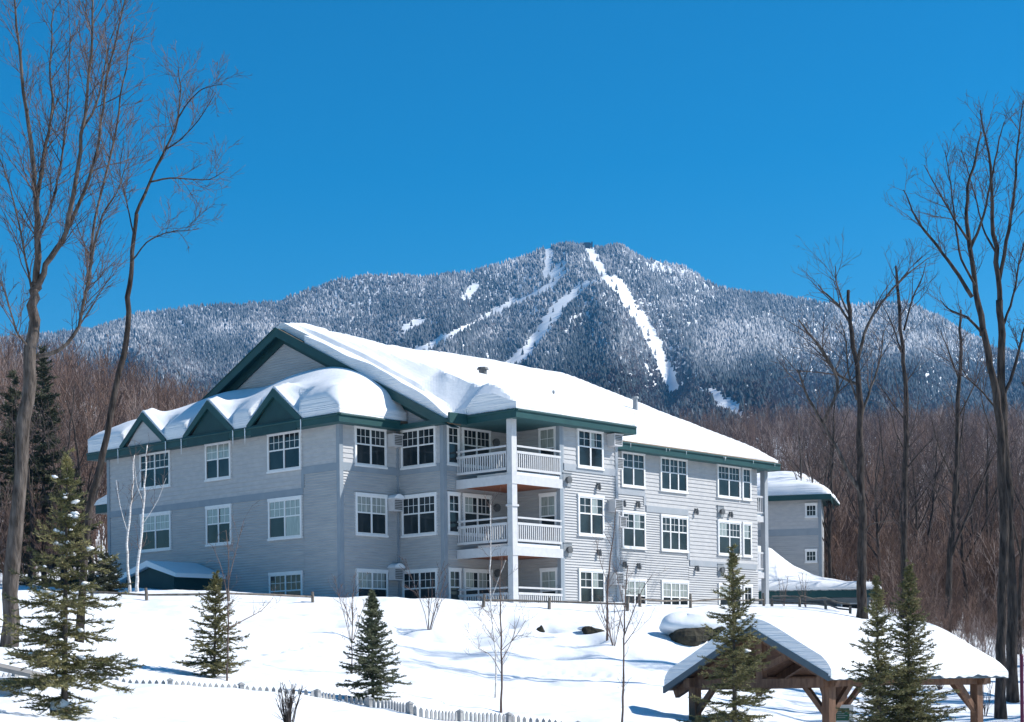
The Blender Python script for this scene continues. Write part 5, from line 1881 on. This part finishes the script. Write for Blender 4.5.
# birches and saplings on the bank
def sapling(label, trunk, limbs, r0, r1, seed, bark, Y=None, name='sapling', **kw):
    p = hit(*trunk[0]) if Y is None else None
    Y_ = p[1] if Y is None else Y
    kw.setdefault('levels', 3); kw.setdefault('S', .42 * Y_ / 45); kw.setdefault('dens', .75); kw.setdefault('rmin', .0045 * Y_ / 45); kw.setdefault('ang', (.5, 1.0))
    k = Y_ / 45.0
    return traced(label, trunk, [(a, b * k, c * k) for a, b, c in limbs], Y_, r0 * k, r1 * k, seed, bark, kw.pop('twig', 'saplingbark'), name=name, **kw)
sapling('white birch stem, left one of the pair by the shed', [(130, 592), (127, 560), (128, 530), (131, 505), (133, 480), (134, 455)], [([(128, 535), (120, 505), (116, 480)], .010, .006)], .038, .012, 51, 'birch', name='birch', twig='twig')
sapling('white birch stem, right one of the pair by the shed', [(137, 592), (137, 570), (141, 540), (143, 510), (145, 480), (147, 445)], [([(142, 525), (158, 500), (166, 478)], .010, .006), ([(144, 505), (136, 480), (134, 460)], .010, .006)], .045, .014, 52, 'birch', name='birch', twig='twig')
sapling('leafless sapling behind the small left fir', [(227, 681), (228, 640), (228, 600), (229, 565), (226, 530)], [([(228, 628), (244, 620), (262, 610), (273, 598)], .016, .006), ([(228, 600), (222, 570), (212, 545)], .012, .006), ([(229, 580), (236, 550), (244, 520)], .012, .006)], .026, .009, 53, 'saplingbark')
sapling('thin grey sapling left of the bluish fir', [(352, 674), (352, 640), (353, 605), (354, 575)], [([(352, 625), (344, 605), (336, 592)], .010, .005)], .018, .007, 54, 'saplingbark')
sapling('pale birch sapling, left and taller of the middle pair', [(495, 698), (496, 660), (492, 620), (490, 580), (491, 540), (490, 505)], [([(494, 640), (482, 622), (474, 612)], .010, .005), ([(491, 600), (500, 575), (506, 560)], .010, .005), ([(496, 660), (480, 648), (470, 640)], .010, .005)], .026, .008, 55, 'birch')
sapling('dark sapling, right one of the middle pair', [(501, 713), (502, 670), (501, 630), (500, 590), (501, 560)], [([(502, 660), (512, 640), (520, 615)], .012, .005), ([(501, 635), (492, 615), (486, 600)], .010, .005), ([(502, 675), (490, 655), (478, 648)], .010, .005), ([(502, 650), (516, 636), (526, 620)], .010, .005)], .032, .010, 56, 'saplingbark')
sapling('tall slim sapling crossing the corner of the sunlit wall', [(607, 641), (607, 605), (609, 570), (613, 540), (616, 508)], [([(608, 585), (600, 560), (596, 540)], .010, .005)], .030, .008, 57, 'saplingbark')
sapling('dark slender sapling with forked limbs in front of the bank', [(622, 726), (623, 690), (624, 640), (625, 600), (628, 565)], [([(624, 636), (632, 615), (642, 590), (652, 575)], .016, .006), ([(624, 632), (618, 612), (612, 598)], .012, .005), ([(624, 645), (636, 628), (644, 612)], .012, .005), ([(625, 610), (620, 590), (616, 570)], .010, .005)], .032, .010, 58, 'saplingbark', Y=36.5)

# summit hut on the mountain
p = at(587, 243.5, 2560)
p[2] = float(mountain(p[0], p[1]))
o = thing('summit_hut', 'tiny dark lift hut on the mountain summit', 'hut', p)
mb = MB()
mb.obox(p, np.array([1., 0, 0]), np.array([0, 1., 0]), -5, 5, -3, 3, -2, 5)
mb.extrude([p + np.array([-6, -3.5, 5]), p + np.array([6, -3.5, 5]), p + np.array([4, -3.5, 7.5]), p + np.array([-4, -3.5, 7.5])], np.array([0, 7, 0]))
mb.obox(p, np.array([1., 0, 0]), np.array([0, 1., 0]), 6, 8, -1, 1, -2, 9)
build('cabin', mb, M['barkdark'], o)
# ------------------------------------------------------------------ mountain air
mb = MB()
mb.obox(np.zeros(3), np.array([1., 0, 0]), np.array([0, 1., 0]), -2600, 2600, -120, 4300, -160, 690)
m = bpy.data.materials.new('haze'); m.use_nodes = True
nt = m.node_tree
nt.nodes.remove(nt.nodes['Principled BSDF'])
pvn = nt.nodes.new('ShaderNodeVolumePrincipled')
pvn.inputs['Color'].default_value = (0.12, 0.50, 1.0, 1)
pvn.inputs['Density'].default_value = 0.00011
pvn.inputs['Anisotropy'].default_value = 0.2
nt.links.new(pvn.outputs[0], nt.nodes['Material Output'].inputs['Volume'])
o = build('haze', mb, m)
o['kind'] = 'stuff'
